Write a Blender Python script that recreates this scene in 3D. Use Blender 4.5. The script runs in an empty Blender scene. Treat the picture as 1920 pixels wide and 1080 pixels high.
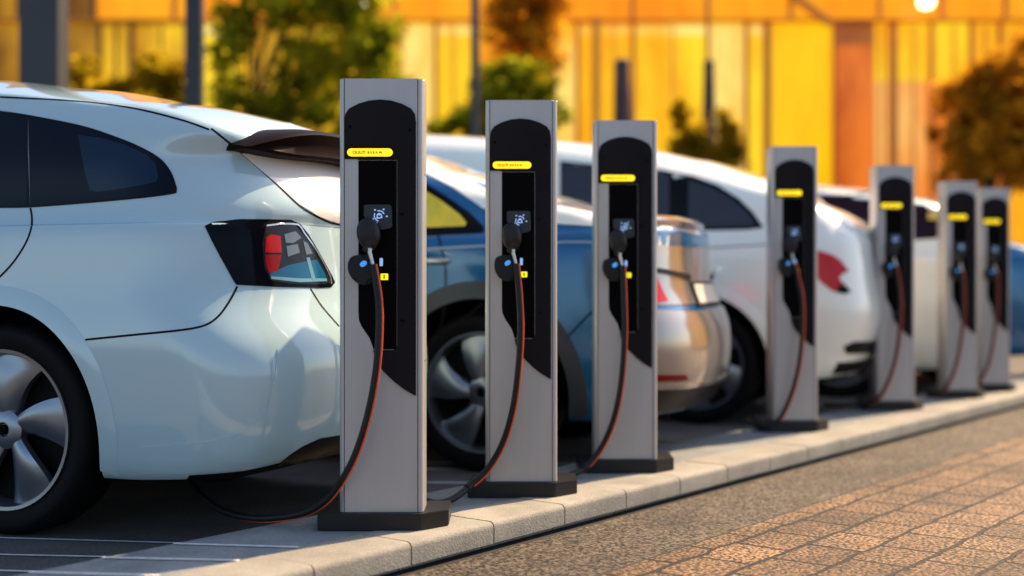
import bpy, bmesh, math, random
from mathutils import Vector, Matrix
from mathutils.bvhtree import BVHTree
from mathutils.geometry import delaunay_2d_cdt
random.seed(7)
S = bpy.context.scene
R = math.radians
# ------------------------------------------------------------------ camera, sky, sun
F, HCAM, HY = 2384.0, 0.915, 523.0          # focal length in photo pixels, eye height, horizon row
CAM = Vector((0, 0, HCAM))
cd = bpy.data.cameras.new('camera'); cam = bpy.data.objects.new('camera', cd); S.collection.objects.link(cam)
cam.location = CAM; cam.rotation_euler = (R(90), 0, 0)
cd.sensor_width = 36; cd.lens = F / 1920 * 36; cd.shift_y = -17 / 1920
cd.clip_start = 0.05; cd.clip_end = 3000
cd.dof.use_dof = True; cd.dof.focus_distance = 4.85; cd.dof.aperture_fstop = cd.lens / 1000 / 0.057
S.camera = cam
SUN_AZ, SUN_EL = R(48), R(45)               # azimuth measured from +Y towards +X
w = bpy.data.worlds.new('World'); S.world = w; w.use_nodes = True
nt = w.node_tree; nt.nodes.clear()
sky = nt.nodes.new('ShaderNodeTexSky'); sky.sky_type = 'NISHITA'; sky.sun_disc = False
sky.sun_elevation = SUN_EL; sky.sun_rotation = SUN_AZ; sky.altitude = 0; sky.air_density = 1.0; sky.dust_density = 2.0; sky.ozone_density = 1.2
bg = nt.nodes.new('ShaderNodeBackground'); bg.inputs['Strength'].default_value = 0.125
out = nt.nodes.new('ShaderNodeOutputWorld')
nt.links.new(sky.outputs[0], bg.inputs[0]); nt.links.new(bg.outputs[0], out.inputs[0])
sd = bpy.data.lights.new('sun', 'SUN'); sd.energy = 4.8; sd.angle = R(0.6); sd.color = (1.0, 0.73, 0.45)
sun = bpy.data.objects.new('sun', sd); S.collection.objects.link(sun)
sdir = Vector((math.sin(SUN_AZ) * math.cos(SUN_EL), math.cos(SUN_AZ) * math.cos(SUN_EL), math.sin(SUN_EL)))
sun.rotation_euler = sdir.to_track_quat('Z', 'Y').to_euler(); sun.location = sdir * 40
S.view_settings.view_transform = 'Standard'; S.view_settings.look = 'None'
S.view_settings.exposure = 1.0; S.view_settings.gamma = 1.0
S.cycles.use_denoising = True; S.cycles.max_bounces = 6

# ------------------------------------------------------------------ helpers
def P(px, py, Z): return Vector(((px - 960) / F * Z, Z, HCAM - (py - HY) / F * Z))
def ray(px, py): return Vector(((px - 960) / F, 1, -(py - HY) / F)).normalized()
def ground(px, py, z=0.0):
    Z = (HCAM - z) * F / (py - HY); return Vector(((px - 960) / F * Z, Z, z))

def mat(name, col, rough=0.5, metal=0.0, coat=0.0, emit=None, es=0.0, var=0.0, vscale=8.0, bump=0.0, bscale=60.0, stretch=(1, 1, 1), spec=0.5, col2=None):
    m = bpy.data.materials.new(name); m.use_nodes = True
    t = m.node_tree; p = t.nodes['Principled BSDF']
    p.inputs['Base Color'].default_value = (*col, 1); p.inputs['Roughness'].default_value = rough
    p.inputs['Metallic'].default_value = metal; p.inputs['Coat Weight'].default_value = coat
    p.inputs['Coat Roughness'].default_value = 0.04
    p.inputs['Specular IOR Level'].default_value = spec
    if emit: p.inputs['Emission Color'].default_value = (*emit, 1); p.inputs['Emission Strength'].default_value = es
    tc = mp = None
    if var or bump or col2:
        tc = t.nodes.new('ShaderNodeTexCoord'); mp = t.nodes.new('ShaderNodeMapping'); mp.inputs['Scale'].default_value = stretch
        t.links.new(tc.outputs['Object'], mp.inputs[0])
    if var or col2:
        n = t.nodes.new('ShaderNodeTexNoise'); n.inputs['Scale'].default_value = vscale; n.inputs['Detail'].default_value = 5
        t.links.new(mp.outputs[0], n.inputs[0])
        r = t.nodes.new('ShaderNodeValToRGB'); r.color_ramp.elements[0].position = 0.32; r.color_ramp.elements[1].position = 0.68
        c2 = col2 if col2 else tuple(min(1, c * (1 + var)) for c in col)
        c1 = col if col2 else tuple(c * (1 - var) for c in col)
        r.color_ramp.elements[0].color = (*c1, 1); r.color_ramp.elements[1].color = (*c2, 1)
        t.links.new(n.outputs[0], r.inputs[0]); t.links.new(r.outputs[0], p.inputs['Base Color'])
        if emit:
            t.links.new(r.outputs[0], p.inputs['Emission Color'])
    if bump:
        n2 = t.nodes.new('ShaderNodeTexNoise'); n2.inputs['Scale'].default_value = bscale; n2.inputs['Detail'].default_value = 4
        t.links.new(mp.outputs[0], n2.inputs[0])
        b = t.nodes.new('ShaderNodeBump'); b.inputs['Strength'].default_value = bump; b.inputs['Distance'].default_value = 0.01
        t.links.new(n2.outputs[0], b.inputs['Height']); t.links.new(b.outputs[0], p.inputs['Normal'])
    return m

def link(name, me, m=None, parent=None, smooth=False, sharp=35):
    if m is not None:
        for x in (m if isinstance(m, (list, tuple)) else [m]): me.materials.append(x)
    if smooth:
        me.polygons.foreach_set('use_smooth', [True] * len(me.polygons)); me.set_sharp_from_angle(angle=R(sharp))
    o = bpy.data.objects.new(name, me); S.collection.objects.link(o)
    if parent: o.parent = parent
    return o
def mesh(verts, faces, name='m'):
    me = bpy.data.meshes.new(name); me.from_pydata([tuple(v) for v in verts], [], faces); me.update(); return me
def bm_obj(name, bm, m, parent=None, smooth=False, sharp=35, fix=True):
    if fix: bmesh.ops.recalc_face_normals(bm, faces=bm.faces)
    me = bpy.data.meshes.new(name); bm.to_mesh(me); bm.free(); return link(name, me, m, parent, smooth, sharp)
def box(bm, x0, x1, y0, y1, z0, z1, bev=0.0):
    vs = [bm.verts.new(v) for v in ((x0, y0, z0), (x1, y0, z0), (x1, y1, z0), (x0, y1, z0), (x0, y0, z1), (x1, y0, z1), (x1, y1, z1), (x0, y1, z1))]
    fs = [bm.faces.new([vs[i] for i in q]) for q in ((0, 3, 2, 1), (4, 5, 6, 7), (0, 1, 5, 4), (1, 2, 6, 5), (2, 3, 7, 6), (3, 0, 4, 7))]
    if bev:
        es = {e for f in fs for e in f.edges}
        bmesh.ops.bevel(bm, geom=list(es), offset=bev, segments=2, affect='EDGES', profile=0.6)
def prism(bm, pts, y0, y1):
    """polygon in (x,z), extruded from y0 (front) to y1 (back)"""
    n = len(pts)
    a = [bm.verts.new((x, y0, z)) for x, z in pts]; b = [bm.verts.new((x, y1, z)) for x, z in pts]
    bm.faces.new(a); bm.faces.new(list(reversed(b)))
    for i in range(n): bm.faces.new([a[i], b[i], b[(i + 1) % n], a[(i + 1) % n]])
def zprism(bm, pts, z0, z1):
    n = len(pts)
    a = [bm.verts.new((x, y, z0)) for x, y in pts]; b = [bm.verts.new((x, y, z1)) for x, y in pts]
    bm.faces.new(list(reversed(a))); bm.faces.new(b)
    for i in range(n): bm.faces.new([a[i], a[(i + 1) % n], b[(i + 1) % n], b[i]])
def catmull(pts, per=6, closed=False):
    pts = [Vector(p) for p in pts]; n = len(pts); res = []
    rng = range(n) if closed else range(n - 1)
    for i in rng:
        if closed: p0, p1, p2, p3 = pts[(i - 1) % n], pts[i], pts[(i + 1) % n], pts[(i + 2) % n]
        else: p0, p1, p2, p3 = pts[max(i - 1, 0)], pts[i], pts[i + 1], pts[min(i + 2, n - 1)]
        for k in range(per):
            t = k / per
            res.append(0.5 * ((2 * p1) + (p2 - p0) * t + (2 * p0 - 5 * p1 + 4 * p2 - p3) * t * t + (3 * p1 - p0 - 3 * p2 + p3) * t ** 3))
    if not closed: res.append(pts[-1])
    return res
def tube(bm, pts, rad, seg=10, side=None, sq=1.0):
    rings = []; n = len(pts)
    up = Vector((0, -1, 0.2)).normalized()
    for i, p in enumerate(pts):
        t = (pts[min(i + 1, n - 1)] - pts[max(i - 1, 0)]).normalized()
        a = t.cross(up)
        if a.length < 1e-3: a = t.cross(Vector((1, 0, 0)))
        a.normalize(); c = t.cross(a).normalized()
        r = rad[i] if isinstance(rad, (list, tuple)) else rad
        rings.append([bm.verts.new(p + a * math.cos(k * 2 * math.pi / seg) * r + c * math.sin(k * 2 * math.pi / seg) * r * sq) for k in range(seg)])
    for i in range(n - 1):
        for k in range(seg): bm.faces.new([rings[i][k], rings[i][(k + 1) % seg], rings[i + 1][(k + 1) % seg], rings[i + 1][k]])
    bm.faces.new(list(reversed(rings[0]))); bm.faces.new(rings[-1])
def lathe(bm, prof, seg=48, axis='y', close=False):
    """profile of (r, a): radius and position along the axis"""
    rings = []
    for r, a in prof:
        ring = []
        for k in range(seg):
            c, s = math.cos(2 * math.pi * k / seg) * r, math.sin(2 * math.pi * k / seg) * r
            ring.append(bm.verts.new((c, a, s) if axis == 'y' else (c, s, a)))
        rings.append(ring)
    for i in range(len(rings) - 1 + (1 if close else 0)):
        A, B = rings[i], rings[(i + 1) % len(rings)]
        for k in range(seg): bm.faces.new([A[k], A[(k + 1) % seg], B[(k + 1) % seg], B[k]])
    if not close:
        bm.faces.new(rings[0]); bm.faces.new(list(reversed(rings[-1])))
def tag(o, label=None, cat=None, group=None, kind=None):
    if label: o['label'] = label
    if cat: o['category'] = cat
    if group: o['group'] = group
    if kind: o['kind'] = kind
    return o
def thing(name, label, cat, loc=(0, 0, 0), rz=0, group=None):
    o = bpy.data.objects.new(name, None); S.collection.objects.link(o); o.empty_display_size = 0.2
    o.location = loc; o.rotation_euler = (0, 0, rz); return tag(o, label, cat, group)
def dup(root, loc, label, group, scale=(1, 1, 1), skip=()):
    r = root.copy(); S.collection.objects.link(r); r.location = loc; r.scale = scale; r['label'] = label; r['group'] = group
    for ch in list(root.children):
        if ch.name.split('.')[0] in skip: continue
        c = ch.copy(); S.collection.objects.link(c); c.parent = r
        for g in list(ch.children):
            d = g.copy(); S.collection.objects.link(d); d.parent = c
    return r
def lerp_tab(tab, x):
    if x <= tab[0][0]: return tab[0][1]
    for (a, fa), (b, fb) in zip(tab, tab[1:]):
        if x <= b:
            t = (x - a) / (b - a); t = t * t * (3 - 2 * t) * 0.35 + t * 0.65
            return fa + (fb - fa) * t
    return tab[-1][1]
def inside(p, poly):
    x, y = p; c = False; n = len(poly)
    for i in range(n):
        (x1, y1), (x2, y2) = poly[i], poly[(i + 1) % n]
        if (y1 > y) != (y2 > y) and x < (x2 - x1) * (y - y1) / (y2 - y1) + x1: c = not c
    return c

# ------------------------------------------------------------------ materials
M = {}
M['charger'] = mat('brushed_grey_metal', (0.42, 0.405, 0.395), 0.36, 0.35, 0.1, var=0.04, vscale=3, stretch=(6, 6, 0.4))
M['panel'] = mat('charcoal_plastic', (0.011, 0.009, 0.011), 0.42, var=0.15, vscale=5, spec=0.08)
M['recess'] = mat('black_plastic', (0.002, 0.0015, 0.002), 0.5, spec=0.04)
M['rubber'] = mat('black_rubber', (0.006, 0.006, 0.007), 0.48, spec=0.3, bump=0.15, bscale=200)
M['handle'] = mat('dark_grip_plastic', (0.014, 0.013, 0.014), 0.5, spec=0.3)
M['orange'] = mat('orange_cable_stripe', (0.70, 0.10, 0.030), 0.5, spec=0.2)
M['yellow'] = mat('yellow_lit_sign', (0.95, 0.72, 0.02), 0.4, emit=(1.0, 0.68, 0.0), es=0.55)
M['lime'] = mat('yellow_lit_button', (0.9, 0.85, 0.02), 0.4, emit=(0.95, 0.85, 0.0), es=0.5)
M['ink'] = mat('black_print', (0.015, 0.012, 0.01), 0.6)
M['redink'] = mat('dark_red_print', (0.30, 0.03, 0.01), 0.6)
M['reader'] = mat('slate_plastic', (0.022, 0.028, 0.038), 0.35, spec=0.3)
M['glint'] = mat('pale_blue_symbol', (0.35, 0.5, 0.8), 0.3, emit=(0.3, 0.5, 0.9), es=0.35)
M['blue_button'] = mat('blue_lit_button', (0.05, 0.2, 0.5), 0.3, emit=(0.05, 0.3, 0.8), es=0.4)
M['steel'] = mat('bare_steel', (0.5, 0.48, 0.45), 0.3, 0.9)
M['base'] = mat('black_base_metal', (0.008, 0.008, 0.009), 0.4, spec=0.3, bump=0.1, bscale=300)
M['white1'] = mat('ice_white_paint', (0.40, 0.545, 0.58), 0.10, 0.0, 1.0)
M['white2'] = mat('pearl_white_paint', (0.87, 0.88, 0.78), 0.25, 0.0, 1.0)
M['cream'] = mat('cream_pearl_paint', (0.31, 0.275, 0.245), 0.16, 0.5, 0.7)
M['blue'] = mat('blue_metallic_paint', (0.006, 0.105, 0.25), 0.18, 0.25, 0.6)
M['glass'] = mat('dark_tinted_glass', (0.002, 0.004, 0.012), 0.06, spec=0.14)
M['glass_in'] = mat('far_window_light_glass', (0.004, 0.018, 0.045), 0.10, spec=0.22)  # light of the opposite window put into the colour
M['glass_reflection'] = mat('painted_reflection_glass', (0.035, 0.04, 0.055), 0.1, spec=0.25)  # lighter grey stands in for reflections on the panes
M['glass_glare'] = mat('painted_glare_glass', (0.80, 0.76, 0.72), 0.12, 0.0, 0.6)  # sky glare painted as a pale base colour
M['glass_glow'] = mat('painted_glow_glass', (0.95, 0.66, 0.02), 0.15, col2=(0.60, 0.48, 0.03), vscale=6)  # yellow of the lit building behind, painted into the pane
M['seal'] = mat('black_window_seal', (0.0015, 0.0015, 0.002), 0.4, spec=0.15)
M['gap'] = mat('black_panel_gap', (0.0015, 0.0015, 0.002), 0.7, spec=0.15)
M['under'] = mat('underbody_black', (0.004, 0.0035, 0.0035), 0.7, spec=0.15)
M['trim'] = mat('black_bumper_plastic', (0.006, 0.0055, 0.0055), 0.4, spec=0.15)
M['brown'] = mat('dark_brown_gloss', (0.010, 0.0045, 0.003), 0.4, spec=0.03)
M['lens_red'] = mat('red_lens', (0.55, 0.004, 0.010), 0.15, coat=0.15, spec=0.25)
M['lens_dark'] = mat('smoked_lens', (0.002, 0.002, 0.004), 0.10, spec=0.10)
M['lens_blue'] = mat('clear_blue_lens', (0.004, 0.06, 0.14), 0.12, 0.0, 0.3, col2=(0.04, 0.22, 0.34), vscale=30, stretch=(2.5, 2.5, 0.5))
M['lens_clear'] = mat('clear_lens', (0.22, 0.22, 0.23), 0.15, 0.6, 0.3, col2=(0.008, 0.008, 0.010), vscale=26)
M['rim'] = mat('silver_alloy', (0.24, 0.27, 0.31), 0.30, 0.85, 0.3)
M['tyre'] = mat('tyre_rubber', (0.004, 0.004, 0.0045), 0.62, spec=0.12, bump=0.1, bscale=120)
M['plate'] = mat('licence_plate_cream', (0.7, 0.62, 0.5), 0.35)
M['post'] = mat('dark_grey_painted_steel', (0.025, 0.028, 0.034), 0.5, var=0.1, vscale=2)

# ------------------------------------------------------------------ the setting: ground, kerb, road
UD = Vector((0.6126, 0.7904, 0)); BD = Vector((0.7904, -0.6126, 0))     # along the kerb / across it towards the road
K0 = Vector((-0.478, 4.65, 0)); KROT = math.atan2(UD.y, UD.x)           # kerb frame: x along the kerb, y away from the road
def kerb_pt(a, b, z=0): return K0 + UD * a + BD * b + Vector((0, 0, z))
def kframe(o): o.location = K0; o.rotation_euler = (0, 0, KROT); return o
def tex_ground(name, base, base2, scale1, bump, bscale, speck=None, rough=0.85, spec=0.3):
    m = bpy.data.materials.new(name); m.use_nodes = True; t = m.node_tree; p = t.nodes['Principled BSDF']; p.inputs['Roughness'].default_value = rough; p.inputs['Specular IOR Level'].default_value = spec
    tc = t.nodes.new('ShaderNodeTexCoord')
    n = t.nodes.new('ShaderNodeTexNoise'); n.inputs['Scale'].default_value = scale1; n.inputs['Detail'].default_value = 8; n.inputs['Roughness'].default_value = 0.65
    r = t.nodes.new('ShaderNodeValToRGB'); r.color_ramp.elements[0].position = 0.3; r.color_ramp.elements[1].position = 0.7
    r.color_ramp.elements[0].color = (*base, 1); r.color_ramp.elements[1].color = (*base2, 1)
    n2 = t.nodes.new('ShaderNodeTexNoise'); n2.inputs['Scale'].default_value = bscale; n2.inputs['Detail'].default_value = 3
    for q in (n, n2): t.links.new(tc.outputs['Object'], q.inputs[0])
    t.links.new(n.outputs[0], r.inputs[0])
    mx = t.nodes.new('ShaderNodeMix'); mx.data_type = 'RGBA'; mx.blend_type = 'MULTIPLY'; mx.inputs[0].default_value = 1.0
    r2 = t.nodes.new('ShaderNodeValToRGB'); lo, hi = speck or (0.75, 1.1)
    r2.color_ramp.elements[0].position = 0.42; r2.color_ramp.elements[1].position = 0.60
    r2.color_ramp.elements[0].color = (lo, lo, lo, 1); r2.color_ramp.elements[1].color = (hi, hi, hi, 1)
    t.links.new(n2.outputs[0], r2.inputs[0]); t.links.new(r.outputs[0], mx.inputs[6]); t.links.new(r2.outputs[0], mx.inputs[7])
    t.links.new(mx.outputs[2], p.inputs['Base Color'])
    b = t.nodes.new('ShaderNodeBump'); b.inputs['Strength'].default_value = bump; b.inputs['Distance'].default_value = 0.006
    t.links.new(n2.outputs[0], b.inputs['Height']); t.links.new(b.outputs[0], p.inputs['Normal'])
    return m, t, mx, p, tc, b
PARK_Z, ROAD_Z = -0.10, -0.105
gm = tex_ground('parking_asphalt', (0.075, 0.068, 0.062), (0.16, 0.145, 0.13), 1.5, 0.5, 90)[0]
g = link('ground', mesh([(-900, -300, PARK_Z - 0.01), (900, -300, PARK_Z - 0.01), (900, 1800, PARK_Z - 0.01), (-900, 1800, PARK_Z - 0.01)], [(0, 1, 2, 3)]), gm)
tag(g, kind='structure')
lot = kframe(link('parking_lot', mesh([(-60, 0.40, PARK_Z), (120, 0.40, PARK_Z), (120, 90, PARK_Z), (-60, 90, PARK_Z)], [(0, 1, 2, 3)]), gm)); tag(lot, kind='structure')
# paved road on the camera side: rough setts with uneven joints
rm, t, mx, p, tc, bnode = tex_ground('road_setts', (0.060, 0.034, 0.015), (0.24, 0.138, 0.064), 2.4, 1.0, 68, (0.05, 2.1), 0.7)
br = t.nodes.new('ShaderNodeTexBrick'); br.inputs['Scale'].default_value = 1.0; br.offset = 0.5
br.inputs['Brick Width'].default_value = 0.30; br.inputs['Row Height'].default_value = 0.23
br.inputs['Mortar Size'].default_value = 0.011; br.inputs['Mortar Smooth'].default_value = 0.4; br.inputs['Bias'].default_value = 0.0
br.inputs['Color1'].default_value = (1, 1, 1, 1); br.inputs['Color2'].default_value = (0.62, 0.60, 0.58, 1); br.inputs['Mortar'].default_value = (0.04, 0.03, 0.025, 1)
dist = t.nodes.new('ShaderNodeTexNoise'); dist.inputs['Scale'].default_value = 6; dist.inputs['Detail'].default_value = 3
sub = t.nodes.new('ShaderNodeVectorMath'); sub.operation = 'MULTIPLY_ADD'; sub.inputs[1].default_value = (0.05, 0.05, 0)
t.links.new(tc.outputs['Object'], dist.inputs[0]); t.links.new(dist.outputs['Color'], sub.inputs[0]); t.links.new(tc.outputs['Object'], sub.inputs[2])
mpn = t.nodes.new('ShaderNodeMapping'); mpn.inputs['Location'].default_value = (0, 0.18, 0); t.links.new(sub.outputs[0], mpn.inputs[0]); t.links.new(mpn.outputs[0], br.inputs[0])
mx2 = t.nodes.new('ShaderNodeMix'); mx2.data_type = 'RGBA'; mx2.blend_type = 'MULTIPLY'; mx2.inputs[0].default_value = 1.0
t.links.new(mx.outputs[2], mx2.inputs[6]); t.links.new(br.outputs['Color'], mx2.inputs[7]); t.links.new(mx2.outputs[2], p.inputs['Base Color'])
b2 = t.nodes.new('ShaderNodeBump'); b2.inputs['Strength'].default_value = 0.9; b2.inputs['Distance'].default_value = 0.012; b2.invert = True
t.links.new(br.outputs['Fac'], b2.inputs['Height']); t.links.new(bnode.outputs[0], b2.inputs['Normal']); t.links.new(b2.outputs[0], p.inputs['Normal'])
road = kframe(link('road', mesh([(-60, -0.785, ROAD_Z), (120, -0.785, ROAD_Z), (120, -60, ROAD_Z), (-60, -60, ROAD_Z)], [(0, 3, 2, 1)]), rm)); tag(road, kind='structure')
gs = tex_ground('gritty_asphalt', (0.034, 0.026, 0.017), (0.088, 0.067, 0.045), 2.5, 1.0, 72, (0.05, 2.2), 0.75)[0]
edge = kframe(link('road_edge', mesh([(-60, -0.262, ROAD_Z), (120, -0.262, ROAD_Z), (120, -0.773, ROAD_Z), (-60, -0.773, ROAD_Z)], [(0, 3, 2, 1)]), gs)); tag(edge, kind='structure')
jt = kframe(link('road_joint', mesh([(-60, -0.773, ROAD_Z), (120, -0.773, ROAD_Z), (120, -0.785, ROAD_Z), (-60, -0.785, ROAD_Z)], [(0, 3, 2, 1)]), mat('joint_black', (0.02, 0.016, 0.012), 0.9))); tag(jt, kind='structure')
# kerb of concrete blocks with rounded nose, dark gutter under it, paved strip behind
km = tex_ground('kerb_concrete', (0.21, 0.195, 0.165), (0.36, 0.335, 0.28), 3.2, 0.35, 140, (0.85, 1.06))[0]
bm = bmesh.new(); L = 0.46; a = -7.0; k = 0
while a < 46:
    g2 = 0.0035; y0, y1 = -0.24, 0.0
    prof = [(y1, -0.2), (y1, 0.0)] + [(y0 + 0.022 - 0.022 * math.sin(q), -0.022 + 0.022 * math.cos(q)) for q in [i * math.pi / 2 / 4 for i in range(5)]] + [(y0, -0.080), (y0 + 0.06, -0.080), (y0 + 0.06, -0.2)]
    prof = list(reversed(prof)); dz = random.uniform(-0.0012, 0.0012)
    A = [bm.verts.new((a + g2, y, z + dz)) for y, z in prof]; B = [bm.verts.new((a + L - g2, y, z + dz)) for y, z in prof]
    bm.faces.new(A); bm.faces.new(list(reversed(B)))
    for i in range(len(prof)): bm.faces.new([A[i], B[i], B[(i + 1) % len(prof)], A[(i + 1) % len(prof)]])
    a += L
kerb = kframe(bm_obj('kerb', bm, km, smooth=True, sharp=30)); tag(kerb, kind='structure')
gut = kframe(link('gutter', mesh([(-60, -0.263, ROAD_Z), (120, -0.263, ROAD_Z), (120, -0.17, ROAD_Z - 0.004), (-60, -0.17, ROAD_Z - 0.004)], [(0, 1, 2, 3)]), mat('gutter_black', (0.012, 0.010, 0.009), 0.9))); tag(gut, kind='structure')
pm = tex_ground('pavement_slabs', (0.14, 0.155, 0.16), (0.27, 0.28, 0.275), 3, 0.3, 160, (0.85, 1.08))[0]
bm = bmesh.new(); box(bm, -60, 120, 0.004, 0.40, -0.2, -0.003)
pav = kframe(bm_obj('pavement', bm, pm)); tag(pav, kind='structure')
# thin white lines across the paved strip and the bays, running level with the picture
wm = mat('white_line_paint', (0.72, 0.72, 0.70), 0.7, var=0.12, vscale=30)
bm = bmesh.new()
def stripe(p, q, wd):
    d = (q - p).normalized(); s = Vector((-d.y, d.x, 0)) * wd / 2
    bm.faces.new([bm.verts.new(v) for v in (p - s, q - s, q + s, p + s)])
for (xa, ya, xb, yb) in ((-60, 1008, 560, 1026), (-60, 1040, 460, 1051), (-60, 1070, 300, 1079)):
    p, q = ground(xa, ya, 0.0), ground(xb, yb, 0.0)
    def clip(p, q):
        # keep the part lying on the paved strip (b between -0.395 and -0.006)
        pts = []
        for i in range(201):
            v = p.lerp(q, i / 200); bb = (v - K0).dot(BD)
            if -0.397 < bb < -0.004: pts.append(v)
        return (pts[0], pts[-1]) if len(pts) > 1 else None
    c = clip(p, q)
    if c: stripe(c[0] + Vector((0, 0, 0.001)), c[1] + Vector((0, 0, 0.001)), 0.016)
    pts = []
    p, q = ground(xa, ya, PARK_Z), ground(xb, yb, PARK_Z)
    for i in range(201):
        v = p.lerp(q, i / 200)
        if (v - K0).dot(BD) < -0.41: pts.append(v)
    if len(pts) > 1: stripe(pts[0] + Vector((0, 0, 0.004)), pts[-1] + Vector((0, 0, 0.004)), 0.016)
for yy, xa, xb in ((868, 700, 1300), (880, 700, 1300), (905, 640, 1120), (846, 1180, 1500), (835, 1180, 1500)):
    p, q = ground(xa, yy, PARK_Z), ground(xb, yy + 3, PARK_Z); pts = []
    for i in range(201):
        v = p.lerp(q, i / 200)
        if (v - K0).dot(BD) < -0.41: pts.append(v)
    if len(pts) > 1: stripe(pts[0] + Vector((0, 0, 0.004)), pts[-1] + Vector((0, 0, 0.004)), 0.03)
mk = bm_obj('road_marking', bm, wm); tag(mk, kind='structure')

# ------------------------------------------------------------------ charging stations
CG = 'charging stations lined up along the kerb'
def L2(px, py): return ((px - 715) / 512.7, HCAM - (py - HY) / 512.7)      # photo pixel of the nearest station -> its local x, z
YF, DEP = 0.0, 0.18
def make_charger(label):
    t = thing('charging_station', label, 'charger', (0, 0, 0), 0, CG)
    bm = bmesh.new(); w2, r = 0.1545, 0.022; pts = []
    for cx, cy, a0 in ((-w2 + r, r, 180), (w2 - r, r, 270), (w2 - r, DEP - r, 0), (-w2 + r, DEP - r, 90)):
        for k in range(6): a = R(a0 + 18 * k); pts.append((cx + math.cos(a) * r, cy + math.sin(a) * r))
    zprism(bm, pts, 0.062, 1.648)
    top = [e for e in bm.edges if all(abs(v.co.z - 1.648) < 1e-5 for v in e.verts)]
    bmesh.ops.bevel(bm, geom=top, offset=0.004, segments=2, affect='EDGES')
    bm_obj('housing', bm, M['charger'], t, True, 40)
    for q in ((-0.1367, -0.1343, -0.0008, 0.004, 0.063, 1.646), (0.1323, 0.1347, -0.0008, 0.004, 0.063, 1.646), (0.1538, 0.1552, 0.03, 0.15, 1.3, 1.302), (0.1538, 0.1552, 0.03, 0.15, 0.61, 0.612)):
        bm = bmesh.new(); box(bm, *q); bm_obj('seam', bm, M['gap'], t)
    bm = bmesh.new(); zprism(bm, [(-0.23, -0.03), (0.145, -0.03), (0.243, 0.065), (0.243, 0.26), (-0.23, 0.26)], 0.0, 0.060)
    bmesh.ops.bevel(bm, geom=[e for e in bm.edges], offset=0.003, segments=2, affect='EDGES')
    bm_obj('base_plate', bm, M['base'], t, True, 40)
    # front panel: arched top, a column down the right, a curved foot
    arch = []
    for (px, py) in ((646, 298), (646, 228), (648, 214), (655, 204), (672, 195), (692, 189), (713, 187), (734, 189), (754, 195), (771, 204), (778, 214), (780, 228), (780, 742)): arch.append((px, py))
    foot = [(770, 737), (757, 729), (740, 716), (724, 701), (712, 688), (704, 672), (700, 656), (738, 656), (743, 654), (745, 648), (745, 300), (672, 300), (672, 298)]
    pts = [L2(*q) for q in arch + foot]
    bm = bmesh.new(); prism(bm, pts, -0.009, 0.004); bm_obj('front_panel', bm, M['panel'], t)
    bm = bmesh.new(); prism(bm, [L2(*q) for q in ((672, 301), (744, 301), (744, 655), (700, 655), (697, 645), (693, 634), (678, 612), (673, 600), (672, 585))], -0.0015, 0.004)
    bm_obj('recess', bm, M['recess'], t)
    for q in ((657, 238), (769, 244)):
        x, z = L2(*q); bm = bmesh.new(); lathe(bm, [(0.005, -0.0125), (0.0055, -0.0085)], 12); bmesh.ops.translate(bm, vec=(x, 0, z), verts=bm.verts); bm_obj('screw', bm, M['recess'], t)
    for q in ((754, 402), (755, 601)):
        x, z = L2(*q); bm = bmesh.new(); box(bm, x - 0.008, x + 0.008, -0.0105, -0.0085, z - 0.004, z + 0.004); bm_obj('embossed_mark', bm, M['recess'], t)
    # pill-shaped lit sign
    def pill(x0, x1, y0, y1, grow=0.0):
        (ax, az), (bx, bz) = L2(x0, y1), L2(x1, y0); ax -= grow; az -= grow; bx += grow; bz += grow; r = (bz - az) / 2; cz = (az + bz) / 2; o = []
        for k in range(9): a = R(-90 + 22.5 * k); o.append((bx - r + math.cos(a) * r, cz + math.sin(a) * r))
        for k in range(9): a = R(90 + 22.5 * k); o.append((ax + r + math.cos(a) * r, cz + math.sin(a) * r))
        return o
    bm = bmesh.new(); prism(bm, pill(652, 737, 279, 294, 0.006), -0.013, 0.0); sb = bm_obj('sign_frame', bm, M['recess'], t)
    bm = bmesh.new(); prism(bm, pill(652, 737, 279, 294), -0.0165, -0.012); sg = bm_obj('sign', bm, M['yellow'], t)
    def text(s, px, py, size, m, nm, sx=1.0):
        c = bpy.data.curves.new(nm, 'FONT'); c.body = s; c.size = size; c.align_x = 'LEFT'; c.align_y = 'CENTER'; c.extrude = 0.0004; c.offset = 0.0004
        o = bpy.data.objects.new(nm, c); S.collection.objects.link(o); bpy.context.view_layer.update()
        me = bpy.data.meshes.new_from_object(o.evaluated_get(bpy.context.evaluated_depsgraph_get())); bpy.data.objects.remove(o)
        x, z = L2(px, py); me.transform(Matrix.Translation((x, -0.0172, z)) @ Matrix.Rotation(R(90), 4, 'X') @ Matrix.Diagonal((sx, 1, 1, 1)))
        return link(nm, me, m, sg)
    text('OUUT', 662, 287, 0.0155, M['redink'], 'sign_lettering', 1.05)
    text('B E E A W', 690, 287, 0.0125, M['ink'], 'sign_lettering', 0.98)
    bm = bmesh.new(); x, z = L2(685.5, 287); box(bm, x - 0.0008, x + 0.0008, -0.0174, -0.0163, z - 0.006, z + 0.006); bm_obj('sign_rule', bm, M['redink'], sg)
    # contactless reader plate with symbol
    bm = bmesh.new(); prism(bm, [L2(*q) for q in ((683, 386), (687, 384), (731, 384), (735, 388), (736, 424), (732, 428), (717, 431), (700, 428), (683, 405))], -0.014, 0.0)
    rd = bm_obj('card_reader', bm, M['reader'], t)
    bm = bmesh.new()
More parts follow.
